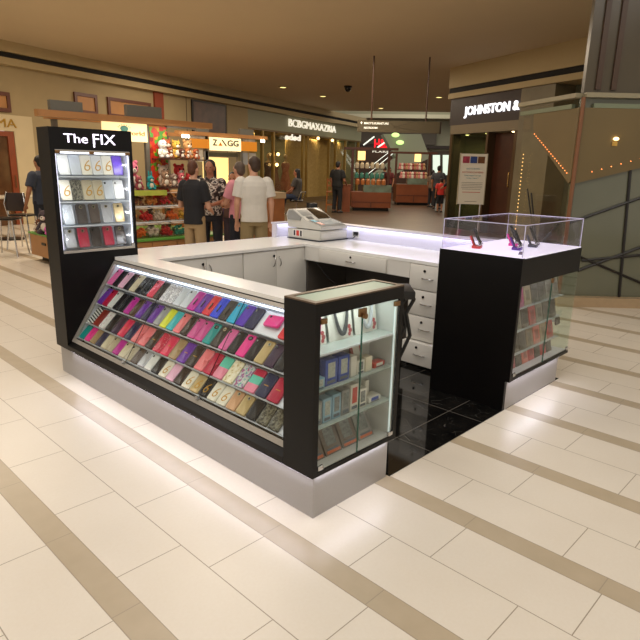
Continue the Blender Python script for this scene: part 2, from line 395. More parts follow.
    # raised front lip
JY=[1.84,.98]
ys=[.226]+JY[::-1]+[YE-.031]
for k in range(3):
    g=obj('glass_panel',MB().prism([sl(0.001,-.003+.004*(k%2)),sl(L_-.001,-.003+.004*(k%2)),sl(L_-.001,0+.004*(k%2)),sl(0.001,0+.004*(k%2))],ys[k]+.001,ys[k+1]-.001,'y'),GLASS,dc)
for yj in JY:
    a=[(x,yj,z) for x,z in (sl(.0,-.006),sl(L_,-.006))]; 
    obj('glass_joint',MB().tube(a[0],a[1],.0022,n=6),DARKM,dc)
    x,z=sl(.0,-.01); q=Matrix.Translation((x,yj,z))
    obj('lock',MB().tube((x,yj,z),(x-.016,yj,z+.010),.013,n=14),CHROME,dc)
rows=[
 (.702,'top','pink:hole black:hole light_pink:hole black:hole cream:hole black:clip black:clip coral_red:hole charcoal:hole glitter_silver:plain glitter_silver:plain clear:plain clear:hole magenta:slot purple:slot red:slot blue:slot charcoal:slot cyan:hole violet:hole navy:hole'),
 (.562,'second','purple:hole crimson:hole white:hole black:hole black:plain magenta:hole brown:hole purple:hole navy:hole purple:hole grey:hole yellow:plain turquoise:plain salmon:hole dark_brown:hole mauve:hole mauve:hole teal:dogbone charcoal:ring pink:hole black:hole hot_pink:dogbone black:hole gold:ring purple_black:hole black:plain'),
 (.425,'third','zebra_striped:plain rust:plain white_floral:plain black:plain purple_black:plain rose_red:logo navy:plain salmon:wallet salmon:wallet dark_brown:logo red_polka_dot:plain rose_red:logo tan:wallet purple:logo dark_brown:logo salmon:wallet crimson:wallet mint_and_pink:plain gold_patterned:plain floral:plain mint_and_crimson:plain navy:logo crimson:logo'),
 (.318,'bottom','teal:plain hot_pink:plain tan:plain navy:plain cream:plain sand:hole magenta:plain cream:hole sand:hole brown:hole silver:hole white:hole black:hole white_gold:six light_pink:plain dark_brown:plain white_gold:six gold:six black:six white_gold:six white_gold:six rose_gold:ring gold:ring black:plain camouflage:plain camouflage:plain')]
TH=math.radians(43); tc=Vector((math.cos(TH),0,math.sin(TH))); nc=Vector((-math.sin(TH),0,math.cos(TH)))
def lipc(z,up):
    a=(z-T0[1])/tz_; x,zz=sl(a+.004,.014); return Vector((x,0,zz))+nc*up
for z in LIPS:
    P0=lipc(z,0); L0=.155 if z<.7 else .15
    a_=P0; b_=P0+tc*L0; d_=nc*-.003
    obj('display_ramp',MB().prism([(a_.x,a_.z),(b_.x,b_.z),(b_.x+d_.x,b_.z+d_.z),(a_.x+d_.x,a_.z+d_.z)],.228,YE-.02,'y'),INNER,dc)
nvec=Vector((-tz_,0,tx_)); tvec=Vector((tx_,0,tz_)); rvec=Vector((0,-1,0))
for z,rn,txt in rows:
    items=txt.split(); N=len(items); y0=YE-.045; y1={'top':.82,'second':.46,'third':.40,'bottom':.32}[rn]; pitch=(y0-y1)/N
    for k,it in enumerate(items):
        cname,style=it.split(':'); cname=cname.replace('_',' ')
        a=(z-T0[1])/tz_; hh=.148 if rn in('top','second','third') else .118
        if rn=='third': hh=.145
        if rn=='second': hh=.148
        w=min(.088,pitch*.93); w=round(w,3)
        c=make_case(cname,w,hh,.012,style)
        lean=random.uniform(-.012,.012)
        yy=y0-pitch*(k+.5); P0=lipc(z,.004); T=basis((P0.x+tc.x*hh/2,yy,P0.z+tc.z*hh/2),rvec,tc)@Matrix.Rotation(lean,4,'Z')
        c.matrix_basis=T
        num='last' if k==N-1 else ORD[k+1]
        lab=f"{cname} phone case, {num} from left on the {rn} shelf of the sloping display"
        tag(c,lab,'phone case',f'phone cases on the {rn} row of the sloping display')
# pink case held up on a stand, right end of the top row
x,zz=sl((.702-T0[1])/tz_+.085,.026)
c=make_case('hot pink',.13,.075,.016,'hole'); c.matrix_basis=basis((x,.70,zz+.005),(-.15,-1,.0),tc)@Matrix.Rotation(.1,4,'Z'); tag(c,'hot pink phone case lying sideways on a black clip stand in the top row','phone case')
st=MB(); b0=Vector(sl((.702-T0[1])/tz_+.008,.035)); st.box(b0.x-.004,b0.x+.03,.66,.74,b0.y,b0.y+.012,b=.003); st.tube((b0.x+.01,.70,b0.y+.01),(x+.02,.70,zz-.004),.006,n=8); st.box(x+.010,x+.028,.65,.75,zz-.014,zz-.004,b=.002)
tag(obj('clip_stand',st,P('kickstand_black','#1a1718',.3)),'small black clip stand holding up the sideways pink case','stand')
c=make_case('red',.078,.148,.012,'plain'); P0=lipc(.702,.004); c.matrix_basis=basis((P0.x+tc.x*.074,.57,P0.z+tc.z*.074),rvec,tc); tag(c,'red phone case at the far right end of the top sloping shelf','phone case')

# ================================================================== tower
tw=thing('display_tower','tall black tower cabinet lettered The FIX with four lit shelves','display cabinet',(.31,2.74,0))
XW=.627; Y0=YE; Y1=2.849
ob=MB(); ob.box(0,.033,Y0,Y1,.22,1.852); ob.box(XW-.024,XW,Y0,Y1,.22,1.852); ob.box(.033,XW-.024,Y0,Y1,1.70,1.852); ob.box(.033,XW-.024,Y0,Y1,.22,.955); ob.box(.033,XW-.024,Y1-.012,Y1,.955,1.70)
obj('body',ob,BLACK,tw)
obj('lining',MB().box(.0331,XW-.0241,Y1-.03,Y1-.0125,.955,1.70).box(.0332,.038,Y0+.01,Y1-.03,.955,1.70).box(XW-.03,XW-.0242,Y0+.01,Y1-.03,.955,1.70),INNER,tw)
wf=MB(); 
for a in ((.033,.605,.957,.975),(.033,.605,1.685,1.699)): wf.box(a[0],a[1]-.002,Y0-.004,Y0+.008,a[2],a[3])
obj('window_trim',wf,FRAME,tw)
for z in (1.51,1.327,1.15):
    s_=obj('shelf',MB().box(.039,.596,Y0+.02,Y1-.031,z-.004,z+.004),SHELF,tw)
obj('led_strip',MB().box(.05,.585,Y0+.012,Y0+.03,1.675,1.684),P('tower_led','#ffffff',.5,emi='#eef0ff',es=4),tw)
obj('led_strip',MB().box(.0381,.042,Y0+.012,Y0+.02,.98,1.67).box(.592,.596,Y0+.012,Y0+.019,.98,1.67),P('tower_side_fill','#ffffff',.5,emi='#e6e2ff',es=2),tw)  # glowing side strips added so all shelves come out equally bright
g=obj('glass_door',MB().box(.036,.602,Y0-.001,Y0+.003,.975,1.685),GLASS,tw)
for x in (.05,.30,.585): obj('hinge',MB().box(x-.018,x+.018,Y0-.008,Y0+.008,1.672,1.694,b=.003),BRONZE,tw)
obj('corner_clip',MB().box(.575,.602,Y0-.008,Y0+.006,.978,1.0,b=.003),CHROME,tw)
LET=P('white_lettering','#ffffff',.4,emi='#efe2ff',es=1.6)
lt=text_mb('The ',basis((.103,Y0-.002,1.748),(1,0,0),(0,0,1)),h=.062,w=.175,depth=.006)
obj('lettering',lt,LET,tw)
lt=text_mb('FIX',basis((.318,Y0-.002,1.745),(1,0,0),(0,0,1)),h=.072,w=.175,depth=.006); lt.box(.3181,.329,Y0-.005,Y0-.001,1.722,1.75)
obj('lettering',lt,LET,tw)
for x_,d_ in ((.046,.7),(.588,-.7)):
    for z_ in (1.60,1.42,1.24,1.06): area('tower_fill',(x_,Y0+.022,z_),.12,.20,(.93,.92,1),(d_,.6,0),sy=.015)  # small area lights added along both sides to brighten each shelf
trows=[(1.516,'top','white:plain clear:plain white_gold:six white:six white_gold:six violet:plain'),(1.333,'second','white_gold:six camouflage:plain cream:six cream:six clear:hole white:hole'),
 (1.156,'third','clear:plain dark_brown:ring brown:ring silver:ring gold:ring'),(.979,'bottom','grey:ring crimson:ring dark_brown:hole crimson:ring dark_brown:ring')]
for z,rn,txt in trows:
    it_=txt.split(); N=len(it_)
    for k,it in enumerate(it_):
        cname,style=it.split(':'); cname=cname.replace('_',' ')
        w=.08; c=make_case(cname,w,.15,.010,style); x=.085+(.585-.085-.0)*((k+.35)/N)
        T=basis((x,Y0+.075,z+.078),(1,0,0),(0,math.sin(.25),math.cos(.25))); c.matrix_basis=T
        desc={'six':' with gold 6','ring':' with ringed hole','plain':'','hole':''}[style]
        tag(c,f"{cname} case{desc}, {ORD[k+1]} from left on {rn} shelf of the tower",'phone case',f'phone cases on the {rn} shelf of the tower')

# ================================================================== small end showcase
sc=thing('glass_showcase','narrow black showcase at the front corner with two glass doors and gadgets','display cabinet',(.31,.1,0))
ZC=1.05; 
obj('plinth',MB().box(.022,.582,.012,.203,0,.22),SILVER,sc)
b=MB(); b.box(0,.033,0,.2,.22,ZC-.001); b.box(.603,.633,0,.2,.22,ZC-.001); b.box(.033,.603,0,.2,.22,.24); b.box(.033,.603,.0,.03,.99,ZC-.001); b.box(.033,.603,.17,.2,.99,ZC-.001); b.box(.033,.603,.19,.2,.24,.99)
obj('body',b,BLACK,sc)
obj('lining',MB().box(.034,.602,.178,.189,.24,.985).box(.0335,.037,.012,.178,.24,.985).box(.599,.6025,.012,.178,.24,.985).box(.037,.599,.012,.178,.2401,.246),P('showcase_lining','#d8dad6',.4),sc)
tf=MB(); tf.box(0,.633,0,.028,ZC-.001,ZC+.006); tf.box(0,.633,.172,.2,ZC-.001,ZC+.006); tf.box(0,.03,.028,.172,ZC-.001,ZC+.006); tf.box(.605,.633,.028,.172,ZC-.001,ZC+.006)
obj('top_rim',tf,P('bronze_brown_rim','#5c4a38',.35,.3),sc)
obj('top_glass',MB().box(.031,.604,.029,.171,ZC-.004,ZC+.003),P('pale_green_glass_top','#869c8c',.35,spec=.4),sc)
obj('light_diffuser',MB().box(.034,.602,.031,.169,.992,1.0),P('pale_green_diffuser','#b9d0c0',.5,emi='#d8efe2',es=.5),sc)
obj('led_strip',MB().box(.045,.59,.034,.05,.978,.986),P('showcase_led','#ffffff',.5,emi='#eaf4f4',es=1.6),sc)
obj('led_strip',MB().box(.585,.592,.012,.018,.26,.97),P('showcase_side_led','#eefcff',.5,emi='#d4e8e6',es=.45),sc)
area('showcase_lamp',(.31,.06,.975),.5,.34,(.93,1,.99),(0,.4,-1),sy=.03)
for z in (.808,.632,.448):
    s_=obj('shelf',MB().box(.038,.598,.02,.177,z-.005,z+.001),P('glass_shelf','#c4cdc8',.15),sc)
    obj('shelf_lip',MB().box(.038,.598,.016,.0195,z-.008,z+.02 if z<.7 else z+.002),GL('lip_acrylic','#f6fafa') if z<.7 else SHELF,s_)
for i,(xa,xb) in enumerate(((.034,.316),(.319,.600))):
    d=obj('glass_door',MB().box(xa,xb,.001,.006,.247,.985),GLASS,sc)
    obj('door_edge',MB().box(*((.3145,.3165) if i==0 else (.3185,.3205)),.0,.006,.247,.985),EDGE,d)
    xx=.052 if i==0 else .582
    obj('hinge',MB().box(xx-.02,xx+.02,-.006,.01,.955,.98,b=.003),BRONZE,d); obj('corner_clip',MB().box(xx-.018,xx+.018,-.006,.008,.249,.272,b=.003),CHROME,d)
obj('lock',MB().box(.29,.345,-.004,.009,.945,.985,b=.004).tube((.317,-.02,.95),(.317,.0,.95),.014,n=14),BRONZE,sc)
# headphones cards on the top shelf
def hp_card(x,color,lab,cn):
    o=thing('headphone_package',lab,'headphones',(x,.12,.809),0,'headset packages in the end showcase')
    T=Matrix.Translation((x,.118,.809))@Matrix.Rotation(-.16,4,'X')
    cb=MB(T); cb.box(-.085,.085,0,.004,0,.165); obj('card',cb,SOFTW,o)
    ob=MB(T); pts=[]
    for k in range(17):
        t=-1+2*k/16; pts.append((.048*t*(1 if abs(t)<1 else 1)*math.cos(t*.3),-.012,.03+.115*abs(t)**2.2))
    for a_,b_ in zip(pts[:-1],pts[1:]):
        m_=(abs(a_[0])); ob.tube(a_,b_,.012-.006*min(1,m_/.05),.012-.006*min(1,m_/.05),8,'round')
    obj('neckband',ob,P('headset_'+cn,color,.3),o)
    ob=MB(T); ob.ell((-.043,-.013,.142),(.007,.006,.012)).ell((.043,-.013,.142),(.007,.006,.012)); obj('earbuds',ob,P('earbud_grey','#8c8c90',.3),o)
    ob=MB(T)
    for (dx,dz,r) in ((.062,.055,.011),(.068,.035,.012),(.06,.018,.010)): ob.tube((dx,-.0015,dz),(dx,.0,dz),r,r,12)
    obj('colour_dots',ob,P('card_dots','#dc4c34',.5,c2='#6a5068',scale=45),o)
    return o
hp_card(.115,'#e03c9a','pink neckband headset on a white card, left in the end showcase','pink')
hp_card(.305,'#4a4c50','grey neckband headset on a white card behind the showcase lock','grey')
hp_card(.495,'#b9bcc2','silver neckband headset on a white card, right in the end showcase','silver')
def box_item(name,x0,x1,y0,y1,z0,z1,mat,lab,cat,win=None,group=None,rx=0):
    t=thing(name,lab,cat,((x0+x1)/2,(y0+y1)/2,z0),0,group); T=Matrix.Translation((0,y0,z0))@Matrix.Rotation(rx,4,'X')@Matrix.Translation((0,-y0,-z0))
    obj('carton',MB(T).box(x0,x1,y0,y1,z0,z1,b=.0015),mat,t)
    if win: 
        w=x1-x0; h=z1-z0; obj('window_patch',MB(T).box(x0+w*.2,x1-w*.2,y0-.0012,y0,z0+h*.3,z1-h*.12),win,t); obj('printed_strip',MB(T).box(x0+w*.15,x1-w*.15,y0-.001,y0,z0+h*.08,z0+h*.2),P('print_dark','#5a6470',.5),t)
    return t
BLUE=P('carton_blue','#2448a8',.35); WB=P('carton_white','#dedcd2',.4); LB=P('carton_pale_blue','#86aec4',.4); RB=P('carton_red','#c8463c',.4); GB=P('carton_grey','#8b8d8a',.4); OB=P('carton_orange','#d0693c',.4)
WIN=P('window_photo','#cfd4cc',.3,c2='#5c6658',scale=120); DW=P('window_dark','#3c4248',.25,c2='#9aa2a0',scale=90)
g2='small boxes on the second shelf of the end showcase'
box_item('accessory_box',.045,.10,.03,.09,.634,.69,LB,'pale blue small box, far left on the second showcase shelf','box',WIN,g2)
box_item('accessory_box',.115,.195,.04,.09,.634,.76,BLUE,'left one of two bright blue boxes with white picture windows','box',WIN,g2)
box_item('accessory_box',.205,.28,.04,.09,.634,.76,BLUE,'right one of two bright blue boxes, beside tall white box','box',WIN,g2)
box_item('accessory_box',.292,.335,.04,.09,.634,.74,WB,'tall narrow white box right of the blue boxes','box',None,g2)
box_item('accessory_box',.345,.40,.045,.09,.634,.705,WB,'squat white earphone box, left of the cream box','box',DW,g2)
box_item('accessory_box',.41,.46,.045,.09,.634,.71,P('carton_cream','#e2d9c2',.4),'squat cream earphone box on the second showcase shelf','box',None,g2)
box_item('blister_pack',.39,.47,.10,.112,.634,.775,P('carton_dull_red','#a8443c',.4),'red card with a white emblem leaning behind the earphone boxes','package',WB,g2,rx=-.3)
box_item('accessory_box',.485,.57,.05,.10,.634,.66,RB,'flat red and white box at right end of second shelf','box',WB,g2)
g3='boxes on the third shelf of the end showcase'
for k,(m,wn,l) in enumerate(((GB,WIN,'grey and white charger box at the left of the third shelf'),(LB,WIN,'pale blue charger box, second on the third showcase shelf'),(LB,DW,'pale blue charger box with dark window, third on third shelf'),(GB,DW,'grey cable box with dark window, middle of the third shelf'),(WB,RB,'white box with orange patch beside the glass door joint'),(WB,DW,'slim white box with dark window on the third shelf'))):
    x=.045+k*.065; box_item('accessory_box',x,x+.058,.045,.10,.45,.45+(.115,.12,.125,.13,.14,.10)[k],m,l,'box',wn,g3)
box_item('accessory_box',.455,.55,.05,.11,.45,.48,WB,'flat white and blue box lying right on the third shelf','box',BLUE,g3)
box_item('accessory_box',.47,.50,.09,.12,.4801,.56,WB,'small upright white box standing on the flat white blue box','box',None,g3)
g4='large packages at the bottom of the end showcase'
for k,l in enumerate(('dark framed tool package leaning far left at showcase bottom','dark package with orange corners, second at the showcase bottom','dark tool set package right of the orange-cornered one','grey keypad package with orange frame, bottom right of showcase')):
    x=.045+k*.125; t=box_item('blister_pack',x,x+.115,.07,.085,.248,.40,P('pack_brown_grey','#6e6258',.4) if k!=3 else GB,l,'package',DW,g4,rx=-.5)
    T=Matrix.Translation((0,.07,.248))@Matrix.Rotation(-.5,4,'X')@Matrix.Translation((0,-.07,-.248))
    obj('orange_corner',MB(T).box(x+.01,x+.105,.0675,.0699,.255,.268),OB,t)

# ================================================================== worktop and cabinets
wk=MB(); wk.prism([(.425,.203),(.62,.203),(.62,2.33),(2.225,2.33),(2.225,.605),(2.88,.605),(2.88,2.93),(.632,2.93),(.632,2.638),(.425,2.638)],.875,.9)
tag(obj('worktop',wk,WHITE),'glossy white U shaped worktop running around the kiosk','worktop')
def cabinet(x0,x1,lab):
    c=thing('base_cabinet',lab,'cabinet',((x0+x1)/2,2.6,0),0,'white two door cabinets under the rear worktop')
    obj('carcass',MB().box(x0,x1,2.365,2.92,.08,.874).box(x0,x1,2.42,2.9,0.004,.08),CAB,c); m=(x0+x1)/2
    for i,(a,b_) in enumerate(((x0+.003,m-.0015),(m+.0015,x1-.003))):
        d=obj('door',MB().box(a,b_,2.345,2.3645,.085,.868,b=.002),CAB,c)
        hx=m-.035 if i==0 else m+.035
        h=MB()
        for k in range(8):
            t0,t1=k/8*PI,(k+1)/8*PI; h.tube((hx+.008*math.cos(t0)*(-1 if i else 1),2.345-.022*math.sin(t0),.76+.045*math.cos(t0)),(hx+.008*math.cos(t1)*(-1 if i else 1),2.345-.022*math.sin(t1),.76+.045*math.cos(t1)),.005,n=8,caps='round')
        obj('handle',h,CHROME,d)
        if i==0: obj('lock',MB().tube((hx-.0,2.346,.815),(hx,2.338,.815),.011,n=14),DARKM,d)
cabinet(.695,1.47,'left two door white cabinet, nearer the lettered black tower'); cabinet(1.475,2.262,'right two door white cabinet, nearer the cash register')
tag(obj('filler_panel',MB().box(.635,.692,2.36,2.9,.004,.874),CAB),'narrow white filler panel between tower and left cabinet','panel')
# right-hand run
du=thing('drawer_cabinet','white four drawer cabinet beside the tall black end panel','cabinet',(2.5,.85,0))
obj('carcass',MB().box(2.243,2.85,.61,1.09,.03,.874).box(2.3,2.85,.62,1.08,.004,.03),CAB,du)
for k,(z0,z1) in enumerate(((.665,.868),(.448,.655),(.235,.438),(.035,.225))):
    pull=.0 if k<3 else .05
    d=obj('drawer',MB().box(2.222-pull,2.242,.613,1.086,z0,z1,b=.002),CAB,du)
    if pull: d_=obj('drawer_box',MB().box(2.18,2.242,.65,1.05,z0+.01,z1-.02),TAUPE,d)
    zc=(z0+z1)/2-.005; xh=2.222-pull; h=MB()
    for q in range(8):
        t0,t1=q/8*PI,(q+1)/8*PI; h.tube((xh-.022*math.sin(t0),.91+.055*math.cos(t0),zc),(xh-.022*math.sin(t1),.91+.055*math.cos(t1),zc),.005,n=8,caps='round')
    obj('handle',h,CHROME,d); obj('lock',MB().tube((xh,.94,zc+.06),(xh-.006,.94,zc+.06),.011,n=14),DARKM,d)
ap=thing('desk_section','white desk section with one wide drawer above a dark knee space','desk',(2.5,1.7,0))
obj('apron',MB().box(2.228,2.245,1.092,2.34,.745,.874),CAB,ap)
d=obj('drawer',MB().box(2.208,2.2275,1.33,2.13,.75,.868,b=.002),CAB,ap)
h=MB()
for q in range(8):
    t0,t1=q/8*PI,(q+1)/8*PI; h.tube((2.208-.022*math.sin(t0),1.73+.055*math.cos(t0),.80),(2.208-.022*math.sin(t1),1.73+.055*math.cos(t1),.80),.005,n=8,caps='round')
obj('handle',h,CHROME,d); obj('lock',MB().tube((2.208,1.73,.84),(2.202,1.73,.84),.01,n=14),DARKM,d)
obj('knee_panel',MB().box(2.84,2.86,1.092,2.345,.004,.874),TAUPE,ap); obj('modesty_board',MB().box(2.26,2.84,1.092,1.11,.004,.744).box(2.262,2.84,2.33,2.345,.004,.744),TAUPE,ap)
cb=MB(); cb.path([(2.24,2.2,.745),(2.3,2.1,.6),(2.42,1.95,.45),(2.6,1.85,.3),(2.7,1.8,.1),(2.72,1.78,.01)],.005)
tag(obj('extension_cord',cb,P('cord_black','#121212',.5)),'thin black cord drooping in the dark knee space','cord')
# lit back screen
bs=thing('lit_screen','low white illuminated screen along the outer edge of the worktop','screen',(2.87,1.7,0))
scm=P('screen_white','#d4d2e4',.3,var=.01)
obj('panel',MB().box(2.868,2.90,.63,2.95,.9005,1.035).box(2.34,2.868,2.918,2.95,.9005,1.035).box(2.883,2.90,.63,2.95,0,.9005).box(.64,2.883,2.932,2.95,0,.9),scm,bs)
obj('cap',MB().box(2.80,2.905,.63,2.955,1.035,1.055,b=.003).box(2.33,2.80,2.87,2.955,1.035,1.055,b=.003).box(2.33,2.345,2.87,2.93,.9005,1.035),scm,bs)
obj('led_strip',MB().box(2.845,2.862,.64,2.9,1.028,1.034).box(2.36,2.84,2.898,2.915,1.028,1.034),P('screen_led','#ffffff',.5,emi='#e4e2ff',es=2.5),bs)
plamp(2.84,.65,2.84,2.88,(.25,0,-1),.8,1.026,(.87,.86,1))
plamp(2.37,2.88,2.83,2.88,(0,.25,-1),.2,1.026,(.87,.86,1))
for i,(y,l) in enumerate(((2.24,'white twin power socket on the lit screen beside the register'),(.86,'white twin power socket on lit screen by the black cabinet'))):
    o=thing('power_socket',l,'socket',(2.866,y,.955),0,'power sockets on the lit screen')
    obj('plate',MB().box(2.861,2.8678,y-.045,y+.045,.925,1.0,b=.002),P('socket_plate','#dcdad6',.4),o)
    for yy in (-.02,.02): obj('outlet',MB().box(2.859,2.8611,y+yy-.014,y+yy+.014,.94,.985,b=.0008),P('socket_hole','#a8a6a2',.4,c2='#3a3a3a',scale=160),o)
# cash register
rg=thing('cash_register','light grey electronic cash register on the corner of the worktop','cash register',(2.62,2.58,.9))
GR=P('register_grey','#c4c2ba',.4,var=.02); GR2=P('register_dark_grey','#8f8f8c',.4)
RT=Matrix.Translation((2.42,2.33,.9))
obj('cash_drawer',MB(RT).box(0,.41,0,.46,.012,.105,b=.006),GR,rg)
obj('drawer_front',MB(RT).box(.02,.39,-.006,.0,.03,.09,b=.002).tube((.205,-.008,.058),(.205,0,.058),.008,n=12),P('register_front','#cfcdc6',.35),rg)
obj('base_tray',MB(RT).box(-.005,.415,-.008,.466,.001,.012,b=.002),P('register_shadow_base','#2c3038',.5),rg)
prof=[(-.01,.115),(-.01,.15),(.20,.195),(.40,.30),(.47,.295),(.50,.24),(.47,.115)]
obj('housing',MB(RT).prism(prof,.015,.395,'x'),GR,rg)
obj('side_cover',MB(RT).prism([(.27,.222),(.40,.287),(.46,.283),(.482,.23),(.47,.19),(.29,.19)],.008,.0148,'x'),GR2,rg)
kT=RT@basis((.205,.0,.155),(1,0,0),(0,.977,.213))
kp=obj('keypad',MB(kT).box(-.17,.17,.0,.19,.0,.006,b=.002),P('keypad_base','#a9a9a6',.5),rg)
kb=MB(kT)
for i in range(8):
    for j in range(4): kb.box(-.095+i*.03,-.072+i*.03,.03+j*.035,.055+j*.035,.006,.011,b=.002)
obj('keys',kb,P('key_grey','#e2ded4',.5,c2='#8aa0b0',scale=30),kp)
obj('key_patch',MB(kT).box(-.16,-.11,.12,.18,.006,.010),P('key_blue','#5ab0cc',.4),kp); obj('key_patch',MB(kT).box(-.16,-.11,.02,.10,.006,.010),P('key_salmon','#d89a8c',.4),kp); obj('key_patch',MB(kT).box(.13,.165,.04,.18,.006,.010),P('key_slate','#5c6c7c',.4),kp)
dT=RT@basis((.205,.225,.205),(1,0,0),(0,.5,.866))
obj('receipt_cover',MB(RT@basis((.11,.20,.195),(1,0,0),(0,.885,.465))).box(-.07,.06,.09,.19,0,.004,b=.001),P('receipt_cover','#a4a4a0',.4),rg)
obj('display_screen',MB(RT@basis((.29,.20,.195),(1,0,0),(0,.885,.465))).box(-.09,.09,.02,.215,0,.006,b=.001),P('display_brown','#4c3c2a',.12,c2='#2c2418'),rg)
obj('receipt_slot',MB(RT@basis((.11,.20,.195),(1,0,0),(0,.885,.465))).box(-.05,.03,.02,.07,0,.003),P('slot_grey','#6e6e6c',.4),rg)
obj('sticker_panel',MB(RT).box(-.0022,0,.24,.38,.03,.095),P('sticker_white','#e8e4e0',.5),rg); obj('colour_sticker',MB(RT).box(-.0035,-.0021,.25,.275,.035,.09).box(-.0035,-.0021,.345,.37,.035,.09),P('sticker_dark','#2e2c34',.5),rg)
obj('colour_sticker',MB(RT).box(-.0035,-.0021,.29,.33,.035,.09),P('sticker_red','#c83424',.5),rg)
# customer display behind
cdp=thing('customer_display','small black display pod rising behind the cash register','display',(2.74,2.78,.9)); 
obj('post',MB().tube((2.86,2.86,.901),(2.86,2.86,1.2),.009,n=10),DARKM,cdp); obj('pod',MB().box(2.80,2.90,2.84,2.87,1.19,1.24,b=.004),P('pod_black','#1c1c1e',.3),cdp)
pl_=MB(); pl_.box(2.838,2.8605,2.20,2.25,.955,.985,b=.003); pl_.path([(2.85,2.22,.955),(2.86,2.27,.915),(2.85,2.36,.908)],.004)
tag(obj('power_plug',pl_,P('cord_black','#121212',.5)),'black plug and lead in the socket beside the register','plug')

# ================================================================== right cabinet with acrylic cover
A=1.879; B=2.879; ya,yb=-.031,.598; ZT=1.073
rc=thing('phone_cabinet','tall black cabinet with glass shelves below and acrylic covered lit top','display cabinet',(2.4,.28,0))
b=MB(); b.box(A,A+.03,0,yb,0.0045,.22); b.box(A,A+.03,ya,yb,.22,ZT); b.box(A+.03,B,ya,yb,.887,ZT-.006); b.box(A+.03,B,ya,.33,.222,.243); b.box(A+.03,B,.33,yb,.222,.887)
obj('body',b,BLACK,rc)
obj('plinth',MB().box(A+.0305,2.775,.0,yb,0,.2215),SILVER,rc)
obj('lamp_strip',MB().box(A+.05,2.75,-.026,-.012,.2175,.2198),MC['plinth_led'],rc)
plamp(A+.05,-.02,2.75,-.02,(0,-.9,-1),1.1)
plamp(.03,.006,.57,.006,(0,-1,-1),.6)
obj('lit_top',MB().box(A+.006,B-.004,ya+.006,yb-.004,ZT-.005,ZT+.001),P('lightbox_top','#f6f4ff',.3,emi='#f0ecff',es=.55,var=0),rc)
obj('lining',MB().box(A+.031,B-.01,.318,.329,.244,.886),P('cabinet_lining','#8c8880',.4),rc)
obj('floor_of_case',MB().box(A+.031,B-.004,ya+.02,.317,.2431,.249),INNER,rc)
dr=[(A+.032,2.40),(2.404,B-.002)]
for i,(x0,x1) in enumerate(dr):
    d=obj('glass_door',MB().box(x0,x1,ya+.002,ya+.007,.25,.886),GLASS,rc); obj('door_edge',MB().box(x1-.002 if i==0 else x0,x1 if i==0 else x0+.002,ya+.001,ya+.008,.25,.886),EDGE,d)
    xx=x0+.03 if i==0 else x1-.03
    obj('corner_clip',MB().box(xx-.018,xx+.018,ya-.004,ya+.009,.25,.275,b=.003),CHROME,d)
obj('side_glass',MB().box(B-.006,B-.002,ya+.009,.316,.25,.886),GREEN,rc)
obj('lock',MB().box(2.385,2.42,ya-.006,ya+.006,.85,.886,b=.004),BRONZE,rc)
obj('led_strip',MB().box(A+.05,B-.03,.0,.02,.875,.885),P('cab_led','#ffffff',.5,emi='#f0f0ff',es=2.5),rc)
PK=[('#a8324a','crimson'),('#3a3632','charcoal'),('#9a968c','grey'),('#c84a50','red'),('#c83c8c','magenta'),('#b9a88a','beige'),('#6c6a66','slate'),('#8a7a60','khaki'),('#e07a6e','salmon')]
spec=[(.70,'top',[6,4,5,6,6,2,2]),(.535,'second',[0,2,1,3,2,6,1]),(.365,'third',[3,1,1,7,8,5,3]),(.25,'bottom',[1,0,1,8,3,1,3,1])]
for z,rn,ids in spec:
    if z>.3: 
        s_=obj('shelf',MB().box(A+.035,2.80,.03,.16,z-.004,z),SHELF,rc); obj('shelf_lip',MB().box(A+.035,2.80,.026,.0295,z-.004,z+.045),GL('lip_acrylic','#f6fafa'),s_)
    N=len(ids); W=(2.76-(A+.05))/N
    for k,i in enumerate(ids):
        x0=A+.05+k*W; hh=.135; y0=.05; rx=-.22
        cn=PK[i][1]; m=P('pack_'+cn,PK[i][0],.35)
        t=thing('boxed_case',f"{cn} boxed phone case, {ORD[k+1]} from left on the {rn} shelf of right cabinet",'phone case',(x0+W/2,y0,z+.0005),0,f'boxed cases on the {rn} shelf of the right cabinet')
        T=Matrix.Translation((x0,y0,z+.001 if z>.3 else z+.0005))@Matrix.Rotation(rx,4,'X')
        obj('carton',MB(T).box(.006,W-.006,0,.022,0,hh,b=.0015),m,t)
        obj('picture',MB(T).box(W*.25,W*.75,-.0012,0,hh*.25,hh*.8),P('pack_picture_'+cn,PK[i][0],.3,c2='#2a2624',scale=60,var=0),t)
# a single dark case hung near the side glass
cc=make_case('charcoal',.08,.06,.012,'hole'); cc.matrix_basis=basis((2.805,.06,.48),(1,0,0),(0,.1,1)); tag(cc,'small dark case jutting past the third shelf of right cabinet','phone case')
obj('bracket',MB().box(2.76,2.81,.073,.30,.475,.485),SHELF,rc)
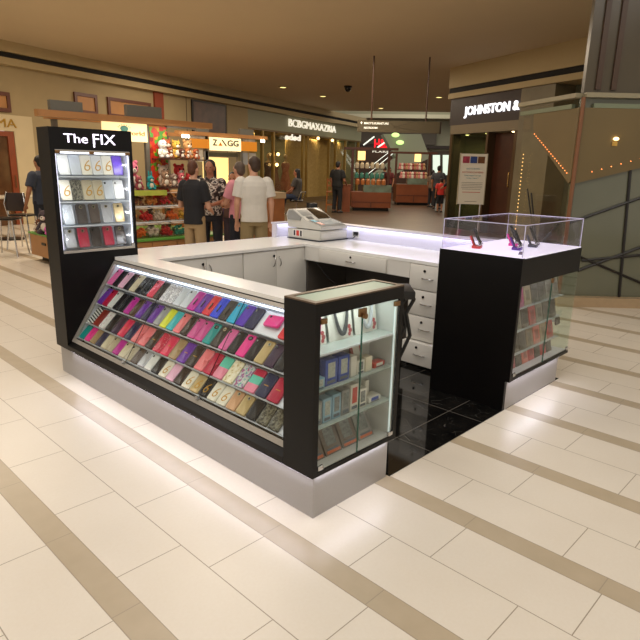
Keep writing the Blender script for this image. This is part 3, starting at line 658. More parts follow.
# acrylic cover
ac=thing('acrylic_cover','clear acrylic box cover over the phones on the lit top','cover',(2.38,.28,ZT))
z0,z1=ZT+.0012,1.285; t=.004
obj('panels',MB().box(A+.012,B-.012,ya+.012,ya+.012+t,z0,z1).box(A+.012,B-.012,yb-.012-t,yb-.012,z0,z1).box(A+.012,A+.012+t,ya+.016,yb-.016,z0,z1).box(B-.012-t,B-.012,ya+.016,yb-.016,z0,z1).box(A+.016,B-.016,ya+.016,yb-.016,z1-t,z1),ACRY,ac)
eg=MB()
for x in (A+.012,B-.012):
    for y in (ya+.012,yb-.012): eg.tube((x,y,z0),(x,y,z1),.0028,n=6)
    eg.tube((x,ya+.012,z1),(x,yb-.012,z1),.0028,n=6)
for y in (ya+.012,yb-.012): eg.tube((A+.012,y,z1),(B-.012,y,z1),.0028,n=6)
obj('polished_edge',eg,AEDGE,ac)
def stand_phone(x,y,col,cn,lab,rz=.0,h=.13):
    s_=thing('phone_stand',f"{cn} display stand with wire arms {lab}",'stand',(x,y,ZT+.001),rz)
    W=Matrix.Translation((x,y,ZT+.0015))@Matrix.Rotation(rz,4,'Z')
    obj('foot',MB(W).box(-.035,.035,-.035,.03,0,.022,b=.004),P('stand_'+cn,col,.3),s_)
    obj('back_rest',MB(W@Matrix.Rotation(-.45,4,'X')).box(-.02,.02,.0,.012,.01,.10,b=.002),P('stand_'+cn,col,.3),s_)
    w=MB(W)
    for sx in (-.04,.04): w.path([(sx,-.01,.02),(sx*1.05,-.036,.03),(sx*1.02,-.012,.06)],.0022)
    obj('wire_arm',w,CHROME,s_)
    p=thing('smartphone',f"black smartphone leaning on the {cn} stand {lab}",'phone',(x,y,ZT+.024),rz)
    T=W@Matrix.Translation((0,-.024,.024))@Matrix.Rotation(-.45,4,'X')
    obj('shell',MB(T).box(-.036,.036,-.0085,0,0,h,b=.004),P('phone_shell','#18181c',.3),p); obj('screen',MB(T).box(-.032,.032,-.0092,-.0084,.012,h-.012),SCREEN,p)
stand_phone(2.10,.43,'#c83c3c','red','at the left rear of the lit top',.3)
stand_phone(2.26,.20,'#5a2c90','purple','at the front of the lit top',.25)
stand_phone(2.47,.33,'#e23c9c','pink','behind the purple one on the lit top',.25,.14)
stand_phone(2.52,.20,'#4a4a58','grey','at the right of the lit top',.25,.14)
for i,(x,y,l) in enumerate(((2.10,.09,'slim grey card holder lying near the front of the lit top'),(2.72,.25,'slim dark card holder lying at the right of the lit top'))):
    T=Matrix.Translation((x,y,ZT+.0015))@Matrix.Rotation(.4,4,'Z'); h_=thing('card_holder',l,'card holder',(x,y,ZT+.001)); obj('base',MB(T).box(-.07,.07,-.015,.015,0,.006,b=.002),P('holder_grey','#7a7488',.3),h_); obj('lip',MB(T).box(-.07,.07,-.015,-.012,.006,.012),P('holder_grey','#7a7488',.3),h_)
# dark folding stool behind the end showcase
q0=at(400,287,3.35); sx,sy,sz=q0.x,q0.y,q0.z
fs=thing('folding_stool','black folding stool with crossed legs just behind the end showcase','stool',(sx,sy,0.004))
rv=Vector((math.cos(YAW),-math.sin(YAW),0)); SW=Matrix.Translation((sx,sy,0))@Matrix.Rotation(-YAW,4,'Z')
SB=P('stool_black','#121212',.5)
obj('seat',MB(SW).box(-.14,.075,-.12,.12,sz-.05,sz,b=.01),SB,fs)
for yy in (-.10,.10):
    for s_ in (0,1):
        obj('leg',MB(SW).path([(.07,yy,sz-.05),(.03,yy,sz*.86),(.06,yy,sz*.72),(-.02,yy,sz*.5),(-.04,yy,.02)] if s_ else [(-.15,yy,sz-.05),(-.02,yy,sz*.62),(-.16,yy,.02)],.011),SB,fs)
# ================================================================== far storefront wall (left)
def fr2(o,u):
    u=Vector((u[0],u[1],0)).normalized(); m=Matrix.Identity(4); n=Vector((-u.y,u.x,0))
    for i,v in enumerate((u,n,Vector((0,0,1)))):
        for j in range(3): m[j][i]=v[j]
    m.translation=Vector((o[0],o[1],0)); return m
TW_=fr2((3.5,14.54),(17.8,5.42))
WALLP=P('tan_wall_panel','#a5926c',.7,var=.05,scale=4); STONE=P('cream_stone_wall','#c9b893',.6,var=.05,scale=3); SEAM=P('wall_seam','#5a4a34',.7)
CORN=P('cornice_cream','#b3a078',.7,var=.03); SLOTM=P('dark_slot','#14100c',.8)
CEIL=P('tan_ceiling','#cdbb9c',.8,var=.04,scale=.6)
w=MB(TW_); w.box(-9,11,0,.3,2.7,3.87); w.box(-9,-1.6,0,.3,0,2.7); w.box(.42,6.4,0,.3,0,2.7); w.box(6.4,11,0,.3,0,2.7)
struct('wall_left',w,WALLP)
struct('trim_1',MB(TW_).box(-9,22.6,-.25,.3,3.87,4.03).box(-9,22.6,-.05,.3,4.03,4.15).box(-9,22.6,-.30,.3,4.15,4.4),CORN)
struct('trim_2',MB(TW_).box(-9,22.6,-.24,-.06,4.04,4.14),SLOTM)
sm=MB(TW_)
for s_ in (6.0,7.2,9.55): sm.box(s_-.02,s_+.02,-.004,.0,0,3.87)
struct('trim_3',sm,SEAM)
struct('trim_4',MB(TW_).box(-1.2,1.0,-.03,-.001,2.33,2.72).box(.45,1.0,-.03,-.001,0,2.33),STONE)
tag(obj('shop_lettering',text_mb('MA',TW_@basis((-.02,-.035,2.42),(1,0,0),(0,0,1)),h=.2,w=.55,depth=.03),P('gold_letters','#b8903a',.3,.6)),'gold capital letters on the cream fascia at far left','sign')
fd=obj('door_1',MB(TW_).box(-1.6,-1.45,-.04,.1,0,2.32).box(.25,.42,-.04,.1,0,2.32).box(-1.45,.25,-.04,.1,2.2,2.32).box(-.62,-.5,-.03,.06,0,2.2),P('reddish_wood','#8c4220',.4,var=.15,scale=6)); fd['kind']='structure'
obj('glazing',MB(TW_).box(-1.45,-.62,.0,.02,0,2.2).box(-.5,.25,.0,.02,0,2.2),P('door_dark_glass','#3a2418',.15,c2='#6a4a30',scale=3),fd)
obj('handle',MB(TW_).tube((.31,-.09,.95),(.31,-.09,1.25),.015,n=8),BRONZE,fd)
for i,(a,b_,z0,z1) in enumerate(((-.6,.42,2.78,3.25),(2.4,3.2,2.95,3.5),(3.6,5.4,2.95,3.5))):
    f=obj('window_%d'%(i+1),MB(TW_).box(a,b_,-.06,-.001,z1-.09,z1).box(a,b_,-.06,-.001,z0,z0+.09).box(a,a+.09,-.06,-.001,z0+.09,z1-.09).box(b_-.09,b_,-.06,-.001,z0+.09,z1-.09),P('window_wood','#5e2e1a',.4)); f['kind']='structure'
    obj('pane',MB(TW_).box(a+.09,b_-.09,-.03,-.001,z0+.09,z1-.09),P('warm_wood_pane','#b8824a',.5,var=.15,scale=3),f)
struct('trim_5',MB(TW_).box(5.57,5.98,-.07,-.001,2.6,3.87),P('brick_red_column','#8a3c20',.6))
po=thing('wall_poster','large dark framed picture high on the tan wall','poster',tuple(TW_@Vector((8.45,-.05,2.7))))
obj('frame',MB(TW_).box(7.45,9.45,-.05,-.001,2.75,3.84),DARKM,po); obj('picture',MB(TW_).box(7.52,9.38,-.056,-.05,2.8,3.78),P('poster_photo','#241a14',.4,c2='#6a4a38',scale=3),po)
# dress shop with big lettered fascia
FAS=P('grey_green_fascia','#8b8a70',.5,var=.03,scale=2)
struct('wall_back',MB(TW_).box(11,22.6,0,.3,3.15,3.87).box(11,22.6,2.6,2.8,0,3.15).box(22.4,22.6,.3,2.6,0,3.15).box(11,11.12,.3,2.6,0,3.15),FAS)
struct('ceiling',MB(TW_).box(11,22.6,.3,2.6,3.15,3.25),P('shop_ceiling','#c0a060',.7))
struct('trim_6',MB(TW_).box(11,22.6,-.02,.1,3.08,3.15).box(11,22.6,-.02,.2,0,.18),P('storefront_bronze','#6e5630',.4,.3))
cur=P('gold_curtain','#c4a868',.7,c2='#9a804a',scale=9)
for a_,b_,l_ in ((11.4,13.0,'short pleated gold curtain at the left of the dress shop window'),(15.6,22.1,'long pleated gold curtain lining the dress shop window')):
    pts=[]; k=0; s0=a_
    while s0<b_: pts.append((s0,.9+.09*(k%2))); s0+=.09; k+=1
    cb=MB(TW_).prism(pts+[(x_,y_+.03) for x_,y_ in pts[::-1]],.1,3.1)
    tag(obj('shop_curtain',cb,cur,smooth=None),l_,'curtain')

mu=MB(TW_)
for s_ in (11.0,12.1,13.0,15.7,16.1,18.5,19.3,20.5,22.3): mu.box(s_-.05,s_+.05,-.03,.1,.18,3.08)
ds=thing('dress_shop_window','brass framed glass front of the dress shop below the white capitals','storefront',tuple(TW_@Vector((16,0,.18))))
obj('mullion',mu,P('storefront_brass','#a08448',.35,.4),ds)
obj('pane',MB(TW_).box(11.06,13.0-.06,.03,.04,.18,3.08).box(13.06,15.64,.03,.04,.18,3.08).box(18.56,19.24,.03,.04,.18,3.08).box(19.36,20.44,.03,.04,.18,3.08).box(20.56,22.24,.03,.04,.18,3.08),GL('shop_glass','#f4f2e8'),ds)
tag(obj('shop_lettering',text_mb('BCBGMAXAZRIA',TW_@basis((14.2,-.05,3.40),(1,0,0),(0,0,1)),h=.33,w=4.9,depth=.05,bold=.0),P('white_letters','#f2f0e6',.4,emi='#fff6e0',es=.7)),'row of white capital letters on the dress shop fascia','sign')
tag(obj('glass_lettering',text_mb('bebe',TW_@basis((13.78,-.10,2.80),(1,0,0),(0,0,1)),h=.27,w=1.45,depth=.02,bold=.04,mirror=True),MC['white_letters']),'white mirrored lower case letters floating on the shop glass','sign')
# mannequins and clothes in the window
def garment_rack(s,y,lab,cols):
    t=thing('mannequin',lab,'mannequin',tuple(TW_@Vector((s,y,.18))))
    T=TW_@Matrix.Translation((s,y,.18))
    obj('stand',MB(T).tube((0,0,0),(0,0,.9),.02,n=8).lathe([(.18,0),(.18,.03),(.02,.05)],16),DARKM,t)
    obj('torso',MB(T).lathe([(.12,.95),(.17,1.05),(.13,1.25),(.19,1.5),(.16,1.62),(.06,1.7),(.055,1.78)],16).ell((0,0,1.9),(.08,.1,.12)),P('mannequin_skin','#b89a70',.5),t)
    obj('dress',MB(T).lathe([(.32,.35),(.24,.8),(.19,1.0),(.15,1.26),(.21,1.5),(.17,1.62)],20),P('dress_'+cols[0],cols[1],.7,c2=cols[2],scale=6),t); return t
garment_rack(13.5,.6,'mannequin in a dark dress behind the shop glass, nearest the curtain',('dark','#3a2420','#6a4636')); 
m2=garment_rack(14.2,.7,'mannequin in brown dress with a black hat in shop window',('brown','#5a3424','#8a5a3c'))
T=TW_@Matrix.Translation((14.2,.7,2.16)); obj('hat',MB(T).lathe([(.22,.0),(.22,.02),(.1,.04),(.09,.15)],16),P('hat_black','#16120e',.7),m2)
garment_rack(15.2,.7,'mannequin in a reddish dress beside the gold curtain',('red','#8c3a2c','#b8886a'))
for i,(s_,z) in enumerate(((13.1,2.15),(13.0,1.7),(18.5,3.0),(16.9,3.02))):
    o=thing('spot_lamp',('warm globe lamp glowing highest at the left of the dress shop','lower warm globe lamp at the left of the dress shop','warm spot lamp over the right edge of the dress shop','warm spot lamp over the middle of the dress shop')[i],'lamp',tuple(TW_@Vector((s_,-.1,z))))
    obj('bulb',MB(TW_).ell((s_,-.16,z),.07),P('warm_bulb','#ffd890',.5,emi='#ffcf80',es=6),o); obj('arm',MB(TW_).tube((s_,-.16,z),(s_,-.03,z+.06),.012,n=6),BRONZE,o)

# ================================================================== ceiling
ce=MB(); ce.box(-9,32,-12,28,4.4,4.6)
# clip the ceiling at the far atrium by building it as a polygon
ce=MB(); far_a=at(300,112,31); far_b=at(700,112,29)
ce.prism([(-9,-12),(30,-12),(far_b.x,far_b.y),(far_a.x,far_a.y),(21.5,22.5),(-9,12.0)],4.4,4.55)
struct('ceiling',ce,CEIL)
for i,(px,py,l) in enumerate(((283,87,'round ceiling downlight, leftmost of the five'),(323,96,'round ceiling downlight left of the black dome camera'),(381,108,'round ceiling downlight just above the hanging direction sign'),(439,97,'round ceiling downlight, rightmost near the dark shop corner'),(478,150,'round downlight under the dark shop fascia'))):
    v=(cf+cr*((px-320)/FPX)+cu*((320-py)/FPX)); zz=4.4 if i<4 else 2.81; k=(zz-CZ)/v.z; p=Vector((CX,CY,CZ))+v*k
    if i==4: continue
    o=thing('ceiling_downlight',l,'ceiling light',(p.x,p.y,zz),0,'ceiling downlights'); obj('ring',MB(Matrix.Translation((p.x,p.y,zz))).lathe([(.17,0),(.17,-.02),(.12,-.02),(.12,-.004)],20),CORN,o)
    obj('lens',MB(Matrix.Translation((p.x,p.y,zz))).lathe([(.12,-.004),(.1,-.02),(.03,-.03)],16),P('downlight_lens','#ffe8a0',.5,emi='#f6e08c',es=2.2),o)
v=(cf+cr*((348-320)/FPX)+cu*((320-86)/FPX)); p=Vector((CX,CY,CZ))+v*((4.4-CZ)/v.z)
o=thing('dome_camera','small black dome camera hanging under the tan ceiling','security camera',(p.x,p.y,4.4)); T=Matrix.Translation((p.x,p.y,4.4))
obj('mount',MB(T).lathe([(.14,0),(.14,-.05),(.11,-.06)],16),DARKM,o); obj('dome',MB(T).lathe([(.11,-.06),(.10,-.13),(.06,-.18),(.01,-.2)],16),P('dome_black','#0c0c0c',.15),o)
# ================================================================== far end: atrium wall, escalator, red sign
TF=fr2(tuple(at(330,170,44))[:2],tuple(at(620,170,41)-at(330,170,44))[:2])
struct('wall_right',MB(TF).box(-12,25,0,.3,0,9),P('far_atrium_wall','#8c8a74',.7,var=.05,scale=.4))
struct('trim_7',MB(TF).box(-8,25,-.3,-.001,3.1,3.3),P('far_beam','#2c2018',.6)); struct('trim_8',MB(TF).box(-8,25,-1.6,-.001,5.0,5.25),P('far_balcony','#b3ae94',.6))
sf=thing('dark_storefront','dark recessed shop front beneath the red letter sign','storefront',tuple(TF@Vector((2,0,0))))
obj('opening',MB(TF).box(-4,7,-.2,-.01,0,3.1),P('shop_dark','#241812',.5,c2='#5a3a24',scale=.8),sf); obj('fascia',MB(TF).box(-4,7.5,-.3,-.21,3.35,4.3),P('shop_fascia_dark','#4e463a',.6),sf)
p=at(374,149,40); q=at(391,148,40); RD=P('red_sign','#e01828',.4,emi='#ff1020',es=1.1)
T=basis(p,(q-p),(0,0,1)); tag(obj('red_lettering',text_mb('H&M',T,h=.62,w=1.15,depth=.1,bold=.03),RD),'glowing red letter sign behind the escalator','sign')
p=at(372.5,152.5,40); T=basis(p,(q-p)*Vector((1,1,0)),(0,0,1)); tag(obj('white_lettering',text_mb('FLARE',T,h=.12,w=1.1,depth=.05),MC['white_letters']),'small white word under the red letter sign','sign')
# escalator rising from lower left to upper right... seen from below as a grey-green wedge
es=thing('escalator','pale green escalator with bright handrail lights and round lamps beneath','escalator',tuple(at(400,201,36)*Vector((1,1,0))))
def quadprism(pts,d0,d1,name,mat,parent):
    mb=MB(); a=[at(x,y,d0) for x,y in pts]
    f=Vector((math.sin(YAW),math.cos(YAW),0))*(d1-d0); N=len(a); mb.add(list(a)+[p_+f for p_ in a],[tuple(range(N)),tuple(range(2*N-1,N-1,-1))]+[(i,(i+1)%N,N+(i+1)%N,N+i) for i in range(N)]); return obj(name,mb,mat,parent,smooth=None)
ESG=P('escalator_side','#9ea48c',.6,var=.03)
quadprism([(383,134),(421,134),(430,158),(372,185),(366,180),(396,158)],35.5,37,'side_panel',ESG,es)
quadprism([(394,153),(395,151.5),(369.5,172.5),(368.5,174)],35.3,35.45,'handrail_light',P('rail_light','#fff',.5,emi='#e8f0e0',es=1.0),es)
quadprism([(391,151),(392,149.6),(369,167.5),(368,169)],35.3,35.45,'handrail_light',P('rail_light','#fff',.5,emi='#e8f0e0',es=1.2),es)
quadprism([(363,144.5),(374,136),(374.8,137),(363.8,145.5)],38.3,38.45,'handrail_light',MC['rail_light'],es)
quadprism([(377,147),(387,140),(387.8,141.2),(377.8,148.2)],38.3,38.45,'handrail_light',MC['rail_light'],es)
for (x,y) in ((395.5,135),(400,142.5)):
    c=at(x,y,35.2); mb=MB(); mb.ell((0,0,0),(.23,.04,.13),rot=None,T=Matrix.Translation(c)@Matrix.Rotation(-YAW,4,'Z')); obj('round_lamp',mb,P('green_lamp','#d0f0a0',.5,emi='#c6f08a',es=1.3),es)
dl=thing('daylit_doors','pair of bright glass exit doors at the end of the hall','door',tuple(at(440,190,39)*Vector((1,1,0))))
quadprism([(431,151),(452,151),(452,200),(431,200)],39,39.3,'frame',P('exit_frame','#3a2c20',.5),dl)
quadprism([(433,155),(440,155),(440,175),(433,175)],38.9,38.98,'pane',P('daylight_pane','#dfe8dc',.4,emi='#cfe0cf',es=1.0,c2='#8aa084',scale=4),dl); quadprism([(443,155),(450,155),(450,175),(443,175)],38.9,38.98,'pane',MC['daylight_pane'],dl)

# ================================================================== hanging direction sign
hs=thing('hanging_sign','grey-brown hanging direction sign on two thin rods','sign',(11.2,8,2.5))
a=Vector((10.42,8.78,0)); b_=Vector((11.9,7.23,0)); TS=fr2(a.xy,(b_-a).xy); Ls=(b_-a).length
SG=P('sign_grey_brown','#5e543f',.5)
obj('board',MB(TS).box(0,Ls,-.04,.04,2.55,2.84),SG,hs)
obj('end_cap',MB(TS).box(Ls,Ls+.04,-.05,.05,2.54,2.85),P('sign_dark_edge','#2a1e14',.5),hs)
obj('rod',MB(TS).tube((.36,0,2.841),(.36,0,4.399),.02,n=8),P('rod_brown','#4a2c1a',.4),hs); obj('rod',MB(TS).tube((1.78,0,2.841),(1.78,0,4.399),.02,n=8),MC['rod_brown'],hs)
tt=text_mb("MACY'S FURNITURE",TS@basis((.17,-.045,2.74),(1,0,0),(0,0,1)),h=.055,w=.64,depth=.004,bold=.02); obj('lettering',tt,MC['white_letters'],hs)
tt=text_mb("RESTROOMS",TS@basis((.17,-.045,2.63),(1,0,0),(0,0,1)),h=.05,w=.36,depth=.004,bold=.02); obj('lettering',tt,MC['white_letters'],hs)
ar=MB(TS).tube((.10,-.045,2.74),(.10,-.045,2.79),.008,n=6).prism([(.07,2.77),(.10,2.81),(.13,2.77)],-.047,-.041,'y'); obj('arrow',ar,MC['white_letters'],hs)
obj('line_pattern',MB(TS).tube((.8,-.04,2.84),(1.05,-.04,2.62),.006,n=5).tube((.95,-.04,2.68),(1.5,-.04,2.84),.006,n=5).tube((1.05,-.04,2.68),(1.55,-.04,2.6),.006,n=5),P('sign_line','#4e4230',.5),hs)

# ================================================================== right-hand shoe shop
TJ=fr2((12.4,5.3),(1.0,2.55))   # local x runs away to the left, local y behind is +y of this frame negated
# in this frame +y points to the left/back of the corridor; shop interior is on the -y side
RB=P('dark_brown_boards','#2e1a12',.5,var=.25,scale=6)
sh=MB(TJ); sh.box(-.02,2.75,-.5,0,2.83,3.58); 
js=thing('shoe_shop','dark brown shop front with glowing white capitals','storefront',tuple(TJ@Vector((1.3,-.2,0))))
obj('fascia',MB(TJ).box(-.02,2.78,-3,0,2.86,3.58),RB,js)
obj('soffit_band',MB(TJ).box(-.02,2.7,-3,.01,2.62,2.859),P('soffit_taupe','#75674e',.5),js)
jt=text_mb('JOHNSTON &',TJ@basis((2.1,.03,3.02),(-1,0,0),(0,0,1)),h=.30,w=2.12,depth=.03,bold=.02)
obj('lettering',jt,P('glow_letters','#ffffff',.4,emi='#f6f8ff',es=1.5),js)
struct('trim_9',MB(TJ).box(-4,2.85,-3,.06,3.58,3.72).box(-4,2.85,-3,.06,3.86,4.4),CORN); struct('trim_10',MB(TJ).box(-4,2.84,-3,.03,3.721,3.859),SLOTM)
jd=obj('door_2',MB(TJ).box(.12,1.05,-.30,-.24,0,2.6),P('shop_door_wood','#4a2618',.35,var=.3,scale=4)); jd['kind']='structure'
obj('handle',MB(TJ).path([(.33,-.24,1.25),(.33,-.16,1.25),(.33,-.16,1.6),(.33,-.24,1.6)],.018),P('brass_handle','#c8a468',.25,.8),jd)
struct('window_5',MB(TJ).box(1.06,1.14,-.3,.0,0,2.62).box(2.6,2.7,-.3,0,0,2.62).box(.0,.1,-.3,0,0,2.62),P('shop_bronze','#5a4630',.35,.4))
tag(obj('shop_window',MB(TJ).box(1.15,2.59,-.06,-.04,0,2.62),GL('shop_glass2','#b8c4b0')),'tall greenish glass beside the wooden shop door','glass')
struct('wall_shop',MB(TJ).box(-.02,2.75,-3.2,-3.01,0,2.61).box(2.7,2.78,-3,-.31,0,2.61),P('shop_back_wall','#7c7a64',.7,c2='#6a6450',scale=1.5))
for i,(s_,y) in enumerate(((2.25,-.25),(1.55,-.45),(1.35,-.2),(.25,-.12))):
    o=thing('shop_downlight',('small warm spotlight under the shop soffit, farthest left','small warm spotlight under the soffit, second from the left','small warm spotlight under the soffit, third from the left','small warm spotlight beside the shop door top')[i],'ceiling light',tuple(TJ@Vector((s_,y,2.62)))); obj('lens',MB(TJ).ell((s_,y,2.61),(.055,.055,.03)),P('spot_lens','#ffe6b0',.5,emi='#ffdca0',es=7),o); obj('trim',MB(TJ@Matrix.Translation((s_,y,2.605))).lathe([(.075,.014),(.075,.0),(.056,.0)],14),BRONZE,o)
GWX=None
GW=NT('grey_green_glass_wall',.12,.6); GW.base(GW.mix(GW.noise(1.2,3),'#70705c','#5c5e4c')); GW=GW.m
# jamb pillar in stone
struct('wall_front',MB(TJ).box(-6.5,-1.1,-.9,-.6,0,4.38),GW)
struct('trim_20',MB(TJ).box(-1.75,-1.68,-.6,-.55,0,4.38).box(-2.6,-2.5,-.6,-.55,0,4.38),P('upper_mullion','#4a3424',.4))
struct('trim_18',MB(TJ).box(-1.1,-.03,-.6,.02,0,3.57),P('taupe_pillar','#7d7258',.5,c2='#5c5440',scale=2))
# ================================================================== glass enclosure at right
gc=Vector((5.56,1.15,0)); TR_=fr2(gc.xy,(.687,-.727)); TL_=fr2(gc.xy,(.53,.85))
GW2=P('shadowed_green_panel','#4d5245',.2,c2='#3c4036',scale=1.5)
struct('wall_glass_right',MB(TR_).box(0,6,0,.08,.12,2.5),GW); struct('wall_glass_left',MB(TL_).box(0.05,1.18,-.012,0,.12,2.46),GLASS)
struct('trim_11',MB(TR_).box(-.04,6,-.12,.10,0,.12),P('kerb_stone','#b39a78',.35,var=.08)); struct('trim_12',MB(TL_).box(0.0,1.2,-.1,.06,0,.12),MC['kerb_stone'])
struct('wall_upper',MB(TR_).box(0,6,.0,.08,2.5,4.39),P('upper_brown_glass','#5b5240',.3,c2='#453c2c',scale=1.2))

up=MB(TR_)
for s_ in (.15,.33,1.0,1.5): up.box(s_-.03,s_+.03,-.03,-.001,2.56,4.39)
struct('trim_13',up,P('upper_mullion','#4a3424',.4))
struct('trim_14',MB(TR_).box(0,6,-.10,-.001,2.47,2.52),P('pale_rail','#9a9176',.35)); struct('trim_15',MB(TL_).box(0,1.2,.001,.10,2.47,2.52),MC['pale_rail'])
struct('trim_16',MB(TR_).box(.12,6,-.05,-.001,2.36,2.41),P('green_rail','#7d866c',.3)); struct('trim_17',MB(TL_).box(.12,1.2,.001,.05,2.36,2.41),MC['green_rail'])
tag(obj('copper_post',MB().tube((gc.x-.05,gc.y-.03,.0),(gc.x-.05,gc.y-.03,2.47),.024,n=14),P('copper_tube','#84583a',.35,.25)),'slim copper coloured post at the corner of the glass enclosure','post')
# tan bulkhead: a folded wedge hung on the two glass walls
BK=P('tan_bulkhead','#786640',.55,c2='#655534',scale=1.2)
bw=thing('wedge_bulkhead','tan wedge shaped bulkhead with tiny orange lights along its slanted edge','bulkhead',(gc.x,gc.y,1.5))
obj('right_face',MB(TR_).prism([(-.045,2.36),(-.045,1.52),(.02,1.50),(.85,1.72),(3,2.36)],-.045,-.002,'y'),BK,bw)
obj('left_face',MB(TL_).prism([(.0,2.36),(.0,1.50),(.02,1.50),(.86,2.12),(.90,2.36)],.002,.04,'y'),BK,bw)
lb=MB(TL_)
for k in range(18): lb.ell((.06+k*.045,.045,1.62+k*.0285),.005,6,4)
obj('light_string',lb,P('orange_led','#ff9040',.5,emi='#ff8c48',es=5),bw)
lb=MB(TR_)
for k in range(7): lb.ell((.2+k*.11,-.05,1.64+k*.033),.005,6,4)
obj('light_string',lb,MC['orange_led'],bw)
o=thing('wall_lamp','small warm globe lamp glowing on the tan bulkhead','lamp',tuple(TR_@Vector((.42,-.06,2.0)))); obj('globe',MB(TR_).ell((.42,-.07,2.02),(.035,.02,.02)),P('wall_globe','#ffe0a0',.5,emi='#ffd890',es=4),o); obj('mount',MB(TR_).box(.39,.45,-.055,-.046,1.94,1.99),P('brass_mount','#c8a050',.3,.6),o)
mu=MB(TR_)
def ml(a,b_,r=.017): mu.tube((a[0],-.013,a[1]),(b_[0],-.013,b_[1]),r,n=6)
ml((.67,1.68),(.77,.12)); ml((-.0,1.02),(2.0,1.80)); ml((.24,.57),(2.0,.78)); ml((.2,.44),(2.0,1.2)); ml((.2,.62),(1.5,-.0+.12)); ml((2.2,.12),(2.2,2.3))
tag(obj('mullion_lattice',mu,P('lattice_black','#191410',.4)),'dark criss-cross glazing bars on the grey green wall','glazing bars')
ml2=MB(TL_); ml2.tube((.35,.01,.12),(.8,.01,1.35),.012,n=6).tube((.15,.01,1.0),(.9,.01,.35),.012,n=6).tube((.9,.01,1.4),(.5,.01,.5),.010,n=6)
tag(obj('mullion_lattice',ml2,MC['lattice_black']),'dark criss-cross bars on the glass left of the copper post','glazing bars')
st=MB(TL_)
for k in range(26): st.ell((1.02,.05,.6+k*.05),.007,6,4)
tag(obj('light_string',st,P('gold_string','#e0b060',.5,emi='#ffc870',es=2)),'vertical string of tiny gold lights inside the glass enclosure','lights')
# ================================================================== poster stand
ps=thing('poster_stand','white notice board with colour photos on a metal floor stand','sign',(8.99,4.47,0))
TP=fr2((8.82,4.665),(9.175-8.82,4.285-4.665)); 
obj('board',MB(TP).box(0,.52,-.02,.02,.97,1.95),P('notice_white','#dfd9cc',.5,var=.01),ps)
obj('edge',MB(TP).box(.52,.535,-.025,.025,.96,1.96).box(-.012,0,-.025,.025,.96,1.96),P('notice_edge','#a89c84',.4),ps)
ph=MB(TP)
for i,(c1,c2) in enumerate((('#d0486a','#3a2418'),('#3858a8','#20284a'),('#8a5a34','#2c1c14'))): obj('photo',MB(TP).box(.04+i*.15,.175+i*.15,-.024,-.0201,1.77,1.9),P('photo_%d'%i,c1,.4,c2=c2,scale=14),ps)
def ptext(s,z,h,w,col,x=None):
    x=.26-w/2 if x is None else x; obj('printed_line',text_mb(s,TP@basis((x,-.0215,z),(1,0,0),(0,0,1)),h=h,w=w,depth=.002),P('ink_'+col,{'teal':'#2c8494','red':'#c0503c','grey':'#6a645c'}[col],.5),ps)
ptext('BACK TO SCHOOL',1.65,.028,.26,'teal'); ptext('BACK-TO-SCHOOL FUN WEEKEND',1.58,.03,.42,'red'); ptext('Friday, August 7 through',1.515,.03,.32,'teal'); ptext('Sunday, August 9',1.465,.03,.24,'teal')
for k in range(5): obj('printed_line',MB(TP).box(.05+.02*(k==4),.47-.03*(k==4),-.0215,-.0201,1.39-k*.032,1.397-k*.032),P('ink_grey','#6a645c',.5),ps)
obj('printed_line',MB(TP).box(.08,.44,-.0215,-.0201,1.2,1.212),P('ink_red','#c0503c',.5),ps); obj('printed_line',MB(TP).box(.14,.38,-.0215,-.0201,1.02,1.028),MC['ink_grey'],ps)
for x in (.06,.46): obj('leg',MB(TP).tube((x,.0,0),(x,0,.97),.014,n=8),CHROME,ps)
obj('foot',MB(TP).box(-.02,.54,-.2,.2,.0,.025,b=.008),DARKM,ps)
# ================================================================== toy kiosk
OAK=P('kiosk_oak','#b5804c',.45,var=.12,scale=5); GRN=P('green_edge','#5c9a3c',.4)
n=NT('bead_panel',.4); BEAD=n.base(n.ramp(n.vor(16,'F1','Color'),[(0,'#c8281c'),(.38,'#d83a20'),(.42,'#4c9a28'),(.55,'#58a830'),(.6,'#e0a820'),(.72,'#c82c1c'),(1,'#8a1c14')]))
tk=thing('toy_kiosk','oak toy kiosk with hanging beam, lit sign and green edged counters','kiosk',(3,7.6,0))
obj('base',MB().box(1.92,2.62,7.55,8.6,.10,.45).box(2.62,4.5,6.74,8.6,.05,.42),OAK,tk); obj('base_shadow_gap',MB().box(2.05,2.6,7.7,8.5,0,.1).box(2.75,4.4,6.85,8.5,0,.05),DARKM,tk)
obj('counter_edge',MB().box(1.90,2.62,7.52,8.62,.45,.475).box(2.62,4.55,6.70,8.62,.42,.45),GRN,tk)
for k in range(4): obj('drawer',MB().box(2.66+k*.46,3.09+k*.46,6.722,6.739,.09,.40),OAK,tk); 
for k in range(4): obj('pull',MB().box(2.84+k*.46,2.92+k*.46,6.71,6.7215,.30,.33),DARKM,tk)
obj('pull',MB().box(1.905,1.9195,7.95,8.1,.30,.34),DARKM,tk)
obj('post',MB().box(3.70,3.77,7.8,7.87,.45,2.27).box(2.3,2.38,8.2,8.28,.475,2.3).box(4.3,4.38,8.2,8.28,.45,2.3),P('kiosk_grey_post','#6a6458',.5),tk)
obj('beam',MB().box(1.90,5.05,7.72,7.86,2.27,2.37).box(2.2,4.9,8.15,8.3,2.27,2.37),OAK,tk)
obj('junction_box',MB().box(3.35,4.0,7.74,7.84,2.371,2.56).box(2.1,2.6,7.74,7.84,2.371,2.52),P('box_grey','#66645c',.5),tk)
obj('under_light',MB().box(4.1,4.7,7.75,7.83,2.24,2.269),P('track_grey','#8a8478',.4),tk)
sb=obj('sign_panel',MB().box(2.90,3.70,7.74,7.77,1.97,2.265),P('lit_sign_cream','#f0dca8',.5,emi='#ffe0a0',es=.9),tk)
